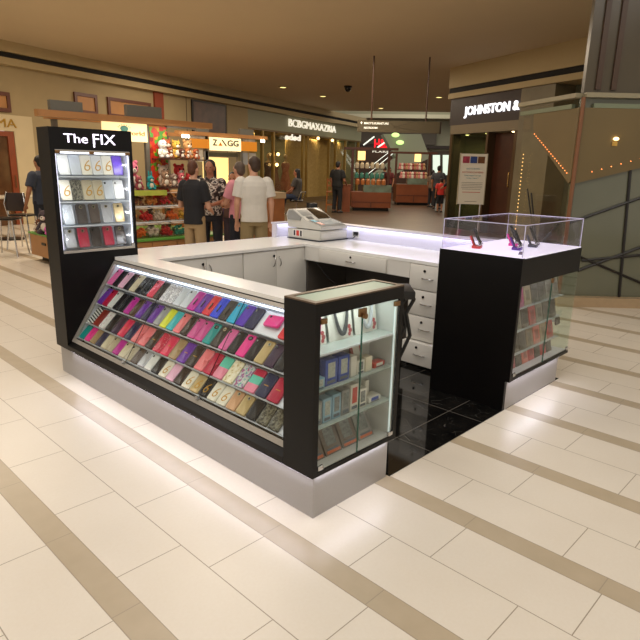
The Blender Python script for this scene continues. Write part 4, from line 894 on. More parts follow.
obj('sign_lettering',text_mb('good world',basis((2.95,7.735,2.05),(1,0,0),(0,0,1)),h=.09,w=.70,depth=.006,bold=.02),P('orange_ink','#e08a3c',.5),sb)
g_=MB().ell((3.28,7.735,2.17),(.075,.008,.05)); obj('globe_mark',g_,P('globe_blue_green','#3c90b0',.5,c2='#70a84c',scale=30),sb)
g_=MB()
for k in range(7): a=math.radians(20+k*23); g_.tube((3.28+.095*math.cos(a),7.737,2.17+.05*math.sin(a)),(3.28+.125*math.cos(a),7.737,2.17+.07*math.sin(a)),.005,n=5)
obj('sun_rays',g_,P('orange_ink','#e08a3c',.5),sb)
obj('backboard',MB().box(3.78,4.12,7.8,7.83,.9,2.25),BEAD,tk)
obj('backboard',MB().box(2.62,3.51,8.3,8.33,.45,1.95),P('toy_back_dark','#6a3c28',.6,c2='#2c1a14',scale=4),tk)
obj('shelf',MB().box(3.80,4.72,7.45,7.795,1.69,1.71).box(3.8,4.7,7.45,7.795,1.20,1.225).box(2.66,3.75,7.3,7.7,1.16,1.185).box(2.66,4.6,7.55,7.9,.62,.645),DWOOD,tk)
obj('price_strip',MB().box(2.62,3.75,7.27,7.299,1.10,1.185),P('strip_green_yellow','#9ab83c',.5,c2='#d8d060',scale=9),tk)
# clear candy bins, three tiers
CB=GL('bin_plastic','#f2ece4',.25)
CAN=[('orange','#e07030'),('red','#c82c30'),('mixed','#d8a050'),('teal','#3ca090'),('pink','#d85a78'),('white','#d8d0c4'),('yellow','#d8b034'),('brown','#7a4a30')]
seq=[[4,0,5,1,3],[6,2,1,5,0],[7,4,7,2,1]]
for tier in range(3):
    for k in range(6):
        x=2.66+k*.245; y=6.86+tier*.22; z=(.451,.69,.93)[tier]
        i=seq[tier][k%5]; cn,cc_=CAN[i]
        if tier: 
            if k==0: obj('bin_shelf',MB().box(2.64,4.5,y-.02,y+.26,z-.02,z-.001),SHELF,tk)
        t=thing('candy_bin',f"clear candy bin with {cn} sweets, {ORD[k+1]} from left on the {('bottom','middle','top')[tier]} tier",'candy bin',(x+.11,y+.1,z),0,f"candy bins on the {('bottom','middle','top')[tier]} tier")
        obj('bin',MB().prism([(y,z),(y,z+.09),(y+.06,z+.2),(y+.2,z+.2),(y+.2,z)],x,x+.225,'x'),CB,t)
        obj('lid',MB().box(x+.02,x+.205,y+.07,y+.19,z+.2005,z+.215,b=.004),P('bin_lid','#c8b8a8',.3),t)
        o_=MB(); rr=random.Random(tier*9+k)
        for q in range(46): yy_=rr.random(); o_.ell((x+.03+rr.random()*.165,y+.028+yy_*.14,z+.028+rr.random()*(.05+.09*min(1,yy_*1.6))),.025,6,4)
        o_=obj('candy',o_,P('candy_'+cn,cc_,.35,c2='#c8703c' if cn=='mixed' else None,var=.2,scale=30),t); o_['kind']='stuff'
# plush toys
def plush(x,y,z,h,col,cn,kind,lab,rz=PI,belly='#e8dcc8',grp='plush toys on the toy kiosk'):
    t=thing('plush_toy',lab,'plush toy',(x,y,z),rz,grp); W=wm(t)@Matrix.Scale(h,4); Fm=P('plush_'+cn,col,.9,var=.15,scale=60)
    b=MB(W); b.ell((0,0,.27),(.22,.19,.27)).ell((0,.02,.68),(.24,.22,.24)); 
    for s_ in(-1,1):
        b.ell((s_*.17,.16,.1),(.1,.2,.09)); b.tube((s_*.18,.02,.42),(s_*.27,.14,.22),.075,.06,8,'round')
        if kind=='bear': b.ell((s_*.19,0,.89),(.08,.05,.08))
        if kind=='bunny': b.ell((s_*.1,0,1.02),(.055,.04,.2))
        if kind=='cat': b.tube((s_*.15,0,.84),(s_*.2,0,.98),.08,.015,8)
        if kind=='dog': b.ell((s_*.25,.02,.66),(.06,.07,.17))
    if kind=='bird': b.tube((0,.2,.66),(0,.34,.63),.06,.015,8)
    obj('body',b,Fm,t); obj('muzzle',MB(W).ell((0,.2,.62),(.11,.09,.085)).ell((0,.14,.28),(.14,.08,.17)),P('plush_belly_'+belly.strip('#'),belly,.9),t)
    obj('eyes',MB(W).ell((-.09,.215,.73),(.035,.025,.04),8,6).ell((.09,.215,.73),(.035,.025,.04),8,6).ell((0,.285,.65),(.03,.02,.022),8,6),P('plush_eye','#14100e',.2),t); return t
TY=[ (3.30,7.64,1.186,.50,'#ee7c98','hot_pink','bear','big hot pink plush bear right beside the tower'),
 (4.06,7.735,1.711,.36,'#a85428','fox_red','cat','fox red plush cat behind the white bird'),
 (4.50,7.74,1.711,.36,'#e8b070','apricot','bear','apricot plush bear behind the ginger cat'),
 (3.98,7.74,1.226,.40,'#e0c8b0','oat','bear','oat coloured plush bear at back of the middle right shelf'),
 (4.30,7.74,1.226,.42,'#d83838','scarlet','bear','scarlet plush bear at back of the middle right shelf'),
 (4.60,7.74,1.226,.36,'#c88a50','caramel','dog','caramel plush dog at back of the middle right shelf'),
 (2.90,7.45,1.186,.36,'#e07a8c','pink','bear','large pink plush bear leaning behind the green yellow strip'),
 (3.10,7.4,1.186,.24,'#8c4a54','maroon','bear','small maroon plush bear left of the teal one'),
 (3.30,7.4,1.186,.24,'#a04a50','dark_rose','cat','dark rose plush cat next to the teal one'),
 (3.52,7.4,1.186,.26,'#2aa0a0','teal','bunny','teal plush bunny on the kiosk shelf'),
 (2.82,7.62,1.186,.5,'#e88a9c','bubble_pink','bear','tallest bubble pink plush bear peeping beside the tower'),
 (3.90,7.6,1.711,.34,'#e8e2da','white','bird','white plush bird on the upper right shelf'),
 (4.02,7.55,1.711,.20,'#8a4a28','brown','bear','brown plush bear beside the white bird'),
 (4.20,7.65,1.711,.34,'#d8a840','golden','cat','golden plush cat high on the right shelf'),
 (4.22,7.5,1.711,.20,'#5a2c1a','dark_brown','dog','dark brown plush dog under the golden cat'),
 (4.40,7.6,1.711,.20,'#b86a34','ginger','cat','ginger plush cat near the end of upper shelf'),
 (4.58,7.6,1.711,.21,'#b85a2a','rusty','dog','rusty plush dog at the right end of upper shelf'),
 (3.90,7.55,1.226,.30,'#a88468','taupe','bear','taupe plush bear on the middle right shelf'),
 (4.06,7.55,1.226,.26,'#9a8070','grey_brown','dog','grey brown plush dog on the middle right shelf'),
 (4.22,7.55,1.226,.27,'#d86a70','rose','bear','rose plush bear in the middle of the right shelf'),
 (4.38,7.55,1.226,.26,'#b82c2c','red','cat','red plush cat on the middle right shelf'),
 (4.52,7.6,1.226,.28,'#6a3c2a','chestnut','bear','chestnut plush bear on the middle right shelf'),
 (4.64,7.6,1.226,.22,'#2c2428','black','cat','small black plush cat at the shelf end'),
 (2.75,8.1,.476,.30,'#3a2c30','dark','dog','dark plush dog deep inside the toy kiosk')]
for a in TY: plush(*a)
for a in ((2.03,7.84,.476,.42,'#d860a8','bright_pink','cat','bright pink plush cat left of the black tower'),(1.99,8.06,.476,.42,'#54484c','grey_dark','cat','dark grey plush cat behind the bright pink one'),(2.04,7.64,.476,.24,'#7a38a0','violet','bear','violet plush bear in front of the pink cat'),(1.98,8.24,.476,.26,'#7a4a2c','tan_brown','dog','brown plush dog at the kiosk left corner'),(2.22,7.62,.476,.24,'#8c5a38','light_brown','bear','light brown plush bear right of the violet bear'),(2.0,8.42,.476,.22,'#e0d0bc','cream','bunny','cream plush bunny hanging over the kiosk left end')):
    plush(*a,rz=2.3)
for i,(x,c_,cn) in enumerate(((4.62,'#c8b834','yellow'),(4.70,'#8a3058','plum'),(4.78,'#2c4c98','blue'),(4.86,'#b83c34','red'),(4.94,'#3a8a60','green'))):
    for j,z in enumerate((.75,1.1)):
        t=thing('hanging_pouch',f"{cn} hanging pouch on the {('lower','upper')[j]} rail between boy and woman",'pouch',(x,7.05,z),0,'hanging pouches on the rack'); obj('pouch',MB().box(x-.032,x+.032,7.0,7.05,z-.12,z+.12,b=.01),P('pouch_'+cn,c_,.5,c2='#2c2834',scale=12),t); obj('hook',MB().tube((x,7.03,z+.12),(x,7.06,z+.16),.005,n=6),DARKM,t)
rk=thing('pouch_rack','dark rail rack holding colourful pouches beside the boy','rack',(4.8,7.07,0)); obj('frame',MB().box(4.58,4.60,7.06,7.08,0,1.35).box(4.98,5.0,7.06,7.08,0,1.35).box(4.60,4.98,7.06,7.08,1.24,1.27).box(4.60,4.98,7.06,7.08,.89,.92),DARKM,rk)
# ================================================================== phone accessory kiosk with orange panels
zk=thing('accessory_kiosk','phone accessory kiosk with cream lit sign and orange panels','kiosk',(7.8,11.2,0))
obj('base',MB().box(6.6,9.1,10.9,12.2,0,.95),OAK,zk); obj('beam',MB().box(6.38,9.22,10.98,11.12,2.32,2.41).box(6.6,9.2,12.0,12.12,2.32,2.41),OAK,zk)
obj('post',MB().box(7.18,7.26,11.0,11.1,.95,2.32).box(8.29,8.37,11.0,11.1,.95,2.32).box(6.7,6.78,12,12.1,.95,2.32).box(9.0,9.08,12,12.1,.95,2.32),P('kiosk_grey_post','#6a6458',.5),zk)
obj('junction_box',MB().box(6.95,7.3,11,11.1,2.411,2.56).box(8.3,8.75,11,11.1,2.411,2.56),MC['box_grey'],zk)
LS=P('zagg_sign','#f4e4b4',.5,emi='#ffe8b0',es=1.0)
s_=obj('sign_panel',MB().box(7.28,8.27,10.94,10.97,1.98,2.30),LS,zk)
tt=text_mb('Z',basis((7.36,10.93,2.10),(1,0,0),(0,0,1)),h=.15,w=.14,depth=.01,bold=.02); obj('sign_lettering',tt,P('sign_black','#1c1a18',.5),s_)
tt=text_mb('GG',basis((7.82,10.93,2.10),(1,0,0),(0,0,1)),h=.15,w=.36,depth=.01,bold=.02); obj('sign_lettering',tt,MC['sign_black'],s_)
obj('sign_lettering',MB().prism([(7.63,2.25),(7.67,2.25),(7.80,2.10),(7.76,2.10)],10.925,10.935,'y'),MC['sign_black'],s_); obj('sign_lettering',MB().prism([(7.53,2.10),(7.60,2.19),(7.66,2.10)],10.925,10.935,'y'),P('sign_orange','#e8902c',.5),s_)
ORG=P('orange_panel','#d88a24',.5,emi='#e08a20',es=.15)
obj('orange_panel',MB().box(6.72,7.27,10.95,10.98,2.02,2.24),ORG,zk); obj('orange_panel',MB().box(8.28,8.82,10.95,10.98,2.0,2.24),ORG,zk)
obj('header_strip',MB().box(6.75,7.27,11.0,11.02,2.24,2.32).box(8.28,8.8,11.0,11.02,2.24,2.32),P('strip_white_grey','#b8b0a0',.5,c2='#4a4640',scale=9),zk)
for k,(x0,x1,z0,z1,c_,l) in enumerate(((6.70,6.90,1.72,1.98,'#e8e2d4',0),(6.93,7.10,1.70,1.98,'#e8e2d4',0),(7.13,7.28,1.72,1.96,'#6a6a6c',0),(8.35,8.55,1.65,1.96,'#8a9098',0),(8.58,8.82,1.65,1.96,'#a8a49c',0))): obj('display_card',MB().box(x0,x1,11.0,11.02,z0,z1),P('card_%d'%k,c_,.4,c2='#8a8278',scale=9),zk)
obj('backlit_poster',MB().box(7.45,8.27,11.5,11.53,.96,1.82),P('backlit_yellow','#f4dc98',.5,emi='#ffdf90',es=1.1,c2='#e0b868',scale=4),zk)
obj('cross_bar',MB().box(7.27,8.28,11.1,11.13,1.84,1.94),P('bar_grey','#57564a',.5),zk)
for x in (6.5,6.58,6.66,8.98,9.06): obj('spotlight',MB().ell((x,10.95,2.28),(.03,.03,.04)),P('cool_spot','#fff',.5,emi='#fff4d8',es=8),zk)
# lower unit right of the white shirt man
lu=thing('oak_counter','orange oak counter unit right of the man in white','counter',(5.9,6.35,0)); p=at(272,190,11)
obj('body',MB(Matrix.Translation((p.x+.28,p.y+.1,0))).box(-.46,-.1,-.25,.25,.0,1.05),WOOD,lu); obj('top',MB(Matrix.Translation((p.x+.28,p.y+.1,0))).box(-.48,-.08,-.27,.27,1.05,1.16),P('counter_pale_top','#b8a080',.4),lu); lu.location=(p.x+.25,p.y+.1,0) if False else lu.location
# ================================================================== far wooden kiosks
FWD=Vector((math.sin(YAW),math.cos(YAW),0)); RGT=Vector((math.cos(YAW),-math.sin(YAW),0))
def view_frame(px,d): 
    p=at(px,175,d); return fr2((p.x,p.y),(RGT.x,RGT.y))
RW=P('kiosk_red_oak','#8a4a28',.4,var=.2,scale=3); FG=P('far_goods','#b8a890',.5,c2='#4a5a48',scale=5)
def far_kiosk(px0,px1,d,h,name,lab,back=False):
    T=view_frame(px0,d); W=(px1-px0)/FPX*d
    k=thing('cart_kiosk',lab,'kiosk',tuple(T@Vector((W/2,.6,0))),0)
    obj('base',MB(T).box(0,W,0,1.2,.12,h),RW,k); obj('plinth',MB(T).box(.08,W-.08,.08,1.1,0,.12),DARKM,k)
    obj('glass_case',MB(T).box(W*.3,W,.02,.5,h+.001,h+.28),P('case_teal_glass','#7f9a8c',.15,c2='#5a4a38',scale=4),k)
    obj('trim_line',MB(T).box(.0,W,-.012,-.001,h*.45,h*.48).box(W*.5-.02,W*.5+.02,-.012,-.001,.14,h*.44),DWOOD,k)
    for s_ in (.05,W-.05): obj('post',MB(T).box(s_-.05,s_+.05,.9,1.0,h+.001,2.35),DWOOD,k)
    obj('beam',MB(T).box(-.3,W+.3,.85,1.05,2.351,2.45),DWOOD,k)
    obj('back_shelf',MB(T).box(.12,W-.12,.95,1.0,1.2,1.23).box(.12,W-.12,.95,1.0,1.6,1.63),DWOOD,k)
    return k,T,W
k,T,W=far_kiosk(352,391,23.5,.72,'k','red oak cart kiosk with teal glass case under the direction sign')
obj('lit_panel',MB(T).box(.25,.55,.8,.84,1.95,2.3),P('lamp_panel','#ffe0a0',.5,emi='#ffcf80',es=1.4),k)
for i in range(18):
    rr=random.Random(i); x=.24+(i//3)*(W-.5)/5.2; z=(1.23,1.63,1.0)[i%3]; cn,c_=(('teal','#4a8c7c'),('cream','#d8cbb0'),('amber','#b8703c'))[i%3]
    hh_=.72+.2815 if i%3==2 else z+.001
    t=obj('display_jar',MB(T@Matrix.Translation((x,.96 if i%3<2 else .2,hh_))).lathe([(.07,0),(.09,.05),(.08,.18),(.04,.22),(.05,.25)],12),P('jar_'+cn,c_,.3)); tag(t,f"{cn} jar, {ORD[i//3+1]} from left on the {('middle','top','case')[i%3]} level of the red oak cart",'jar','jars on the red oak cart kiosk')
k,T,W=far_kiosk(397,432,28,.95,'k2','crowded gift kiosk with pinkish goods beside the escalator')
obj('lit_panel',MB(T).box(.9,1.2,.8,.84,2.0,2.35),MC['lamp_panel'],k); obj('goods_shelf',MB(T).box(.2,1.6,.5,.86,1.25,1.3),DWOOD,k)
for i in range(24):
    cn,c_=(('pink','#c87a74'),('ivory','#d8ccb8'),('rose','#a04a48'),('tan','#b08a60'))[i%4]; x=.24+(i%12)*(W-.5)/11.3; z=.95+.2815 if i<12 else 1.632
    if i<12: y=.3; 
    else: y=.975
    t=obj('gift_item',MB(T@Matrix.Translation((x,y,z))).lathe([(.09,0),(.1,.06),(.05,.16),(.07,.22),(.03,.3)],10),P('gift_'+cn,c_,.4)); tag(t,f"{cn} gift item, {ORD[i%12+1]} from left on the {'lower' if i<12 else 'upper'} shelf of gift kiosk",'gift','gift items on the far kiosk')
# wooden tall stool chair near the man
def bar_chair(px,d,lab,rz=0):
    p=at(px,200,d); c=thing('tall_chair',lab,'chair',(p.x,p.y,0),rz); W=wm(c); w_=MB(W)
    obj('seat',MB(W).box(-.22,.22,-.22,.22,.72,.77,b=.01),RW2,c)
    for sx in(-1,1):
        for sy in (-1,1): obj('leg',MB(W).tube((sx*.22,sy*.22,0),(sx*.19,sy*.19,.72),.022,n=8),RW2,c)
        obj('back_post',MB(W).tube((sx*.19,-.2,.77),(sx*.2,-.26,1.25),.02,n=8),RW2,c)
    obj('back_slat',MB(W).box(-.2,.2,-.255,-.235,1.13,1.22).box(-.2,.2,-.245,-.225,.95,1.01),RW2,c); obj('stretcher',MB(W).box(-.21,.21,.19,.22,.25,.29).box(-.21,.21,-.22,-.19,.25,.29),RW2,c)
RW2=P('chair_oak','#a0602c',.4,var=.12,scale=5)
bar_chair(332,22.5,'tall orange wood chair behind the man in black',-YAW)
tag(obj('service_counter',MB(view_frame(343,22.6)).box(0,.30,0,.5,0,.98).box(-.02,.32,-.02,.52,.981,1.02),RW),'low red oak counter in front of the man in black','counter')
bb=thing('floor_sign','small black box sign standing behind the cash register','sign',tuple(at(312,212,19)*Vector((1,1,0)))); T=view_frame(307,19); obj('panel',MB(T).box(0,.35,0,.06,.30,.52),P('pod_black','#1c1c1e',.3),bb); obj('stem',MB(T).box(.15,.2,.0,.05,.0,.30),DARKM,bb)
# far-left cafe tables and chairs
def cafe_table(x,y,w,lab):
    t=thing('cafe_table',lab,'table',(x,y,0)); obj('table_top',MB().box(x-w,x+w,y-.4,y+.4,.86,.90,b=.01),P('pale_table_top','#b8ae9a',.3),t); obj('pedestal',MB().tube((x-.2,y,.02),(x-.2,y,.86),.04,n=10),CHROME,t); obj('base',MB(Matrix.Translation((x-.2,y,0))).lathe([(.28,0),(.28,.02),(.05,.04)],20),DARKM,t)
p=at(18,205,12.5); cafe_table(p.x,p.y,1.0,'pale long cafe table near the shop door, far left')
def metal_chair(px,d,rz,lab):
    p=at(px,220,d); c=thing('cafe_chair',lab,'chair',(p.x,p.y,0),rz); W=wm(c)
    obj('seat',MB(W).box(-.2,.2,-.2,.2,.62,.65,b=.008),DARKM,c)
    for sx in(-1,1):
        for sy in (-1,1): obj('leg',MB(W).tube((sx*.24,sy*.24,0),(sx*.17,sy*.17,.62),.014,n=8),CHROME,c)
    obj('backrest',MB(W).box(-.19,.19,-.22,-.19,.72,1.05,b=.01),P('chair_dark_seat','#2c1c16',.5),c)
    for sx in(-1,1): obj('back_post',MB(W).path([(sx*.18,-.2,.64),(sx*.2,-.24,.85),(sx*.16,-.21,1.05)],.012),CHROME,c)
metal_chair(6,10.2,-2.3,'dark backed metal cafe chair nearest, at the far left'); metal_chair(24,11.0,-.9,'metal cafe chair tucked at the right of the pale table')
# ================================================================== people
def remeshed(name,mb,mat,parent,vox,smooth_it=0,disp=None):
    """union of overlapping closed forms grown into one continuous surface"""
    inv=wm(parent).inverted(); me=mesh_of('tmp',mb,mat,inv,None); o=bpy.data.objects.new('tmp',me); COL.objects.link(o)
    r=o.modifiers.new('r','REMESH'); r.mode='VOXEL'; r.voxel_size=vox; r.use_smooth_shade=True
    if smooth_it: q=o.modifiers.new('s','SMOOTH'); q.factor=.5; q.iterations=smooth_it
    dg=bpy.context.evaluated_depsgraph_get(); dg.update(); nm=bpy.data.meshes.new_from_object(o.evaluated_get(dg)); nm.name=name
    bpy.data.objects.remove(o); bpy.data.meshes.remove(me)
    nm.materials.clear(); nm.materials.append(mat)
    for p in nm.polygons: p.use_smooth=True
    n_=bpy.data.objects.new(name,nm); COL.objects.link(n_); n_.parent=parent; WM[n_.name]=wm(parent).copy(); return n_
def person(name,lab,loc,rz,H,skin,shirt,pants,hair,pose=None,female=False,shorts=False,longhair=False,vox=.012,head_turn=0,head_tilt=0,sleeve='short',shoes='#2a2420',fat=1.0,z0=0,patt=None,hat=None,skirt=False,tuck=.90,wid=1.0):
    t=thing('person',lab,'person',(loc[0],loc[1],z0),rz); s=H/1.75; W=wm(t)@Matrix.Diagonal((s*wid,s,s,1)); pose=pose or {}
    sk=P('skin_'+skin[0],skin[1],.5,var=.05); V=Vector
    J=dict(hipL=V((-.095,0,.93)),hipR=V((.095,0,.93)),kneeL=V((-.11,.02,.50)),kneeR=V((.11,.02,.50)),ankL=V((-.115,-.02,.08)),ankR=V((.115,-.02,.08)),
      shL=V((-.185*(.9 if female else 1),-.01,1.42)),shR=V((.185*(.9 if female else 1),-.01,1.42)),elL=V((-.25,-.02,1.13)),elR=V((.25,-.02,1.13)),wrL=V((-.25,.06,.88)),wrR=V((.25,.06,.88)),pel=V((0,0,.95)),che=V((0,0,1.28)),neck=V((0,0,1.48)),head=V((0,.02,1.635)))
    for k,v in pose.items(): J[k]=V(v)
    b=MB(W); f=fat
    def seg(bb,a,c,r0,r1,caps='round',n=12): bb.tube(a,c,r0,r1,n,caps)
    for S_ in 'LR':
        seg(b,J['hip'+S_],J['knee'+S_],.083*f,.056); seg(b,J['knee'+S_],J['knee'+S_].lerp(J['ank'+S_],.35),.054,.058); seg(b,J['knee'+S_].lerp(J['ank'+S_],.35),J['ank'+S_],.058,.036)
        a=J['ank'+S_]; seg(b,a+V((0,-.03,-.04)),a+V((.01*(1 if S_=='R' else -1),.15,-.05)),.038,.03)
        sh=J['sh'+S_]; el=J['el'+S_]; wr=J['wr'+S_]; seg(b,sh,el,.052*f,.042); seg(b,el,wr,.042,.028)
        d=(wr-el).normalized(); side=1 if S_=='R' else -1
        ax=d.cross(V((0,1,0))); ax=ax.normalized() if ax.length>.1 else V((1,0,0)); nrm=d.cross(ax).normalized()
        pc=wr+d*.055; 
        for q in (-.022,-.007,.007,.022): seg(b,wr+d*.01+ax*q*.5,wr+d*.085+ax*q,.016,.013,n=8)
        for q,ln in ((-.026,.055),(-.009,.07),(.009,.076),(.026,.066)):
            k0=wr+d*.085+ax*q; k1=k0+d*ln*.55+nrm*.008; k2=k1+d*ln*.45+nrm*.022; seg(b,k0,k1,.0095,.0088,n=8); seg(b,k1,k2,.0088,.0075,n=8)
        th=wr+d*.025+ax*.026*side*-1; t1=th+d*.035+ax*.022*side*-1+nrm*.01; seg(b,th,t1,.013,.011,n=8); seg(b,t1,t1+d*.03+nrm*.008,.011,.009,n=8)
    pel,che,nk,hd=J['pel'],J['che'],J['neck'],J['head']
    X=V((1,0,0)); wsh=.10 if female else .125
    def loft(bb,rings,n=20):
        vs=[];fs=[]
        for (z,a_,d_,yo) in rings:
            for k in range(n):
                q=2*PI*k/n; cx_,sy_=math.cos(q),math.sin(q); e=.82
                vs.append((a_*math.copysign(abs(cx_)**e,cx_),yo+d_*math.copysign(abs(sy_)**e,sy_),z))
        for i in range(len(rings)-1):
            for k in range(n): fs.append((i*n+k,i*n+(k+1)%n,(i+1)*n+(k+1)%n,(i+1)*n+k))
        fs.append(tuple(range(n-1,-1,-1))); m_=(len(rings)-1)*n; fs.append(tuple(m_+k for k in range(n))); bb.add(vs,fs)
    sw_=.9 if female else 1.0
    def torso(bb,g,z0_):
        R_=[(z0_,.165*f+g,.115*f+g,0),(.98,.16*f+g,.113*f+g,0),(1.10,(.135 if female else .15)*f+g,.105*f+g,0),(1.25,.165*sw_*f+g,.118*f+g,.0),(1.36,.178*sw_*f+g,.112+g,-.005),(1.42,.168*sw_+g,.088+g,-.012),(1.465,.115*sw_+g*.6,.068+g*.5,-.015),(1.50,.066+g*.3,.058+g*.3,-.01)]
        loft(bb,R_)
    torso(b,0,.86)
    for S_ in 'LR': b.ell(J['sh'+S_]-V((0,0,.01)),.062)
    seg(b,che+V((0,0,.15)),hd-V((0,0,.05)),.062,.056)
    if female: b.ell(che+V((-.07,.075,.0)),.06).ell(che+V((.07,.075,.0)),.06)
    HR=Euler((head_tilt,0,head_turn)); HM=Matrix.Translation(hd)@HR.to_matrix().to_4x4()
    Wb=b.T; b.T=Wb@HM
    b.ell((0,0,.02),(.074,.092,.10),16,12).ell((0,.015,-.045),(.056,.07,.07),14,10); b.tube((0,.085,.0),(0,.108,-.022),.010,.015,8,'round')
    for q in (-1,1): b.ell((q*.074,-.005,-.005),(.012,.02,.03)); b.ell((q*.03,.083,.028),(.02,.012,.007)); 
    b.ell((0,.083,-.055),(.024,.012,.009)); b.T=Wb
    body=remeshed('body',b,sk,t,vox)
    Hm=MB(W@HM); 
    ey=MB(W@HM); ey.ell((-.03,.084,.012),(.011,.008,.006),8,6).ell((.03,.084,.012),(.011,.008,.006),8,6); obj('eyes',ey,P('eye_dark','#1a1412',.2),t)
    mo=MB(W@HM); mo.ell((0,.0905,-.055),(.022,.006,.006),8,6); obj('lips',mo,P('lips','#8a4a44',.5),t)
    # hair
    hm=P('hair_'+hair[0],hair[1],.6,var=.2,scale=90)
    h=MB(W@HM); h.ell((0,-.022,.045),(.085,.092,.092),16,12).ell((0,-.05,.0),(.078,.062,.085),14,10)
    if longhair:
        h.tube((-.05,-.05,.0),(-.055,-.065,-.18),.045,.035,10,'round'); h.tube((.05,-.05,.0),(.055,-.065,-.18),.045,.035,10,'round'); h.tube((0,-.06,0),(0,-.085,-.2),.055,.045,10,'round'); h.ell((0,-.022,.055),(.088,.085,.085))
    remeshed('hair',h,hm,t,vox,1)
    # shirt
    if patt: sm_=patt
    else: sm_=P('cloth_'+shirt[0],shirt[1],.8,var=.06,scale=12)
    c=MB(W); g=.026
    lo=J['pel']+V((0,0,tuck-.95)); 
    torso(c,g,lo.z)
    if female: c.ell(che+V((-.07,.08,.0)),.066).ell(che+V((.07,.08,.0)),.066)
    for S_ in 'LR':
        sh=J['sh'+S_]; el=J['el'+S_]; wr=J['wr'+S_]
        if sleeve=='long': seg(c,sh,el,.052*f+g,.045+g); c.tube(el,el.lerp(wr,.97),.045+g,.036+g*.6,12); c.ell(el,.045+g)
        else: c.ell(sh-V((0,0,.012)),.060+g); c.tube(sh,sh.lerp(el,.72),.06*f+g,.062*f+g,12)
    remeshed('shirt' if not skirt else 'top',c,sm_,t,vox*.9,2)
    # trousers
    pm=P('cloth_'+pants[0],pants[1],.85,var=.08,scale=10); c=MB(W); top=J['pel']+V((0,0,.04))
    loft(c,[(.80,.160*f,.112*f,0),(.86,.170*f,.120*f,0),(.96,.166*f,.118*f,0),(1.02,.155*f,.112*f,0)])
    for S_ in 'LR':
        hp,kn,an=J['hip'+S_],J['knee'+S_],J['ank'+S_]
        if shorts: c.ell(hp,.105*f); c.tube(hp,kn.lerp(an,.12)+ (kn-hp)*0,.10*f,.094,14)
        else: c.tube(hp,kn,.10*f,.078,14,'round'); c.tube(kn,kn.lerp(an,.93),.077,.07,14)
        if not shorts: c.ell(kn,.078)
    remeshed('shorts' if shorts else 'trousers',c,pm,t,vox*.9,2)
    for S_ in 'LR':
        a=J['ank'+S_]; e=MB(W); e.tube(a+V((0,-.04,-.038)),a+V((.012*(1 if S_=='R' else -1),.17,-.045)),.044,.037,10,'round').box(a.x-.045,a.x+.045,a.y-.08,a.y+.19,a.z-.079,a.z-.062,b=.006); obj('shoe',e,P('shoe_'+shoes.strip('#'),shoes,.5),t)
    return t
FAIR=('fair','#c8967a'); BRN=('brown','#a06a50'); TANS=('tan','#a8704e')
def ploc(px,d): p=at(px,200,d); return (p.x,p.y)
# man in white, seen from behind, slightly turned left
person('p','man in white t-shirt and khaki shorts seen from behind, hands at his sides',ploc(254,8.4),-YAW+.25,1.73,FAIR,('white_tee','#cfcbc2'),('khaki','#8a7854'),('short_brown','#3c2818'),
  pose=dict(wrL=(-.24,.10,.86),wrR=(.25,.02,.86),elL=(-.245,-.01,1.12),elR=(.245,-.04,1.12)),shorts=True,fat=1.05,vox=.009,head_turn=.5,tuck=.86)
person('p','boy in black t-shirt and baggy khaki shorts seen from behind',ploc(194,8.2),-YAW-.25,1.66,FAIR,('black_tee','#17161a'),('sand_khaki','#a08660'),('auburn','#5a3018'),
  pose=dict(wrL=(-.20,.24,1.12),wrR=(.22,.2,1.05),elL=(-.28,.02,1.12),elR=(.27,.02,1.10)),shorts=True,fat=1.0,wid=.82,vox=.009,head_turn=-.25,tuck=.86)
n=NT('black_white_print',.8); n.base(n.ramp(n.noise(16,2),[(.40,'#241c1a'),(.5,'#7a6a60'),(.56,'#d8d0c4'),(.62,'#30262a')]))
person('p','smiling woman with dark hair in a black and white patterned top facing camera',ploc(211,9.2),-YAW+PI-.1,1.68,BRN,('x','#000000'),('dark_slacks','#1c1a20'),('black_hair','#120e0e'),
  pose=dict(elL=(-.25,.04,1.13),elR=(.25,.04,1.13),wrL=(-.10,.26,1.08),wrR=(.10,.27,1.06)),female=True,longhair=True,patt=n.m,vox=.010,sleeve='short')
person('p','older person in a pink shirt and glasses turned left beside the man in white',ploc(240,8.9),-YAW+.9,1.66,FAIR,('pink_shirt','#d8909c'),('navy_slacks','#20222e'),('grey_brown_hair','#5c4c40'),
  pose=dict(elL=(-.22,.08,1.13),elR=(.24,.06,1.13),wrL=(-.10,.30,1.10),wrR=(.12,.28,1.08)),female=True,vox=.010,sleeve='short')
person('p','person in a dark blue t-shirt half hidden behind the black tower',ploc(43,10.6),-YAW+1.2,1.70,TANS,('slate_tee','#363c4c'),('dark_jeans','#20242e'),('black_hair','#120e0e'),
  pose=dict(wrL=(-.30,.10,.90),elL=(-.30,.0,1.13)),vox=.012)
# child's face between woman and pink shirt person
person('p','small child held low between the patterned top woman and the pink shirt person',ploc(233,9.9),-YAW+PI,1.50,TANS,('child_shirt','#5a4038'),('child_pants','#3c3038'),('black_hair','#120e0e'),vox=.012)
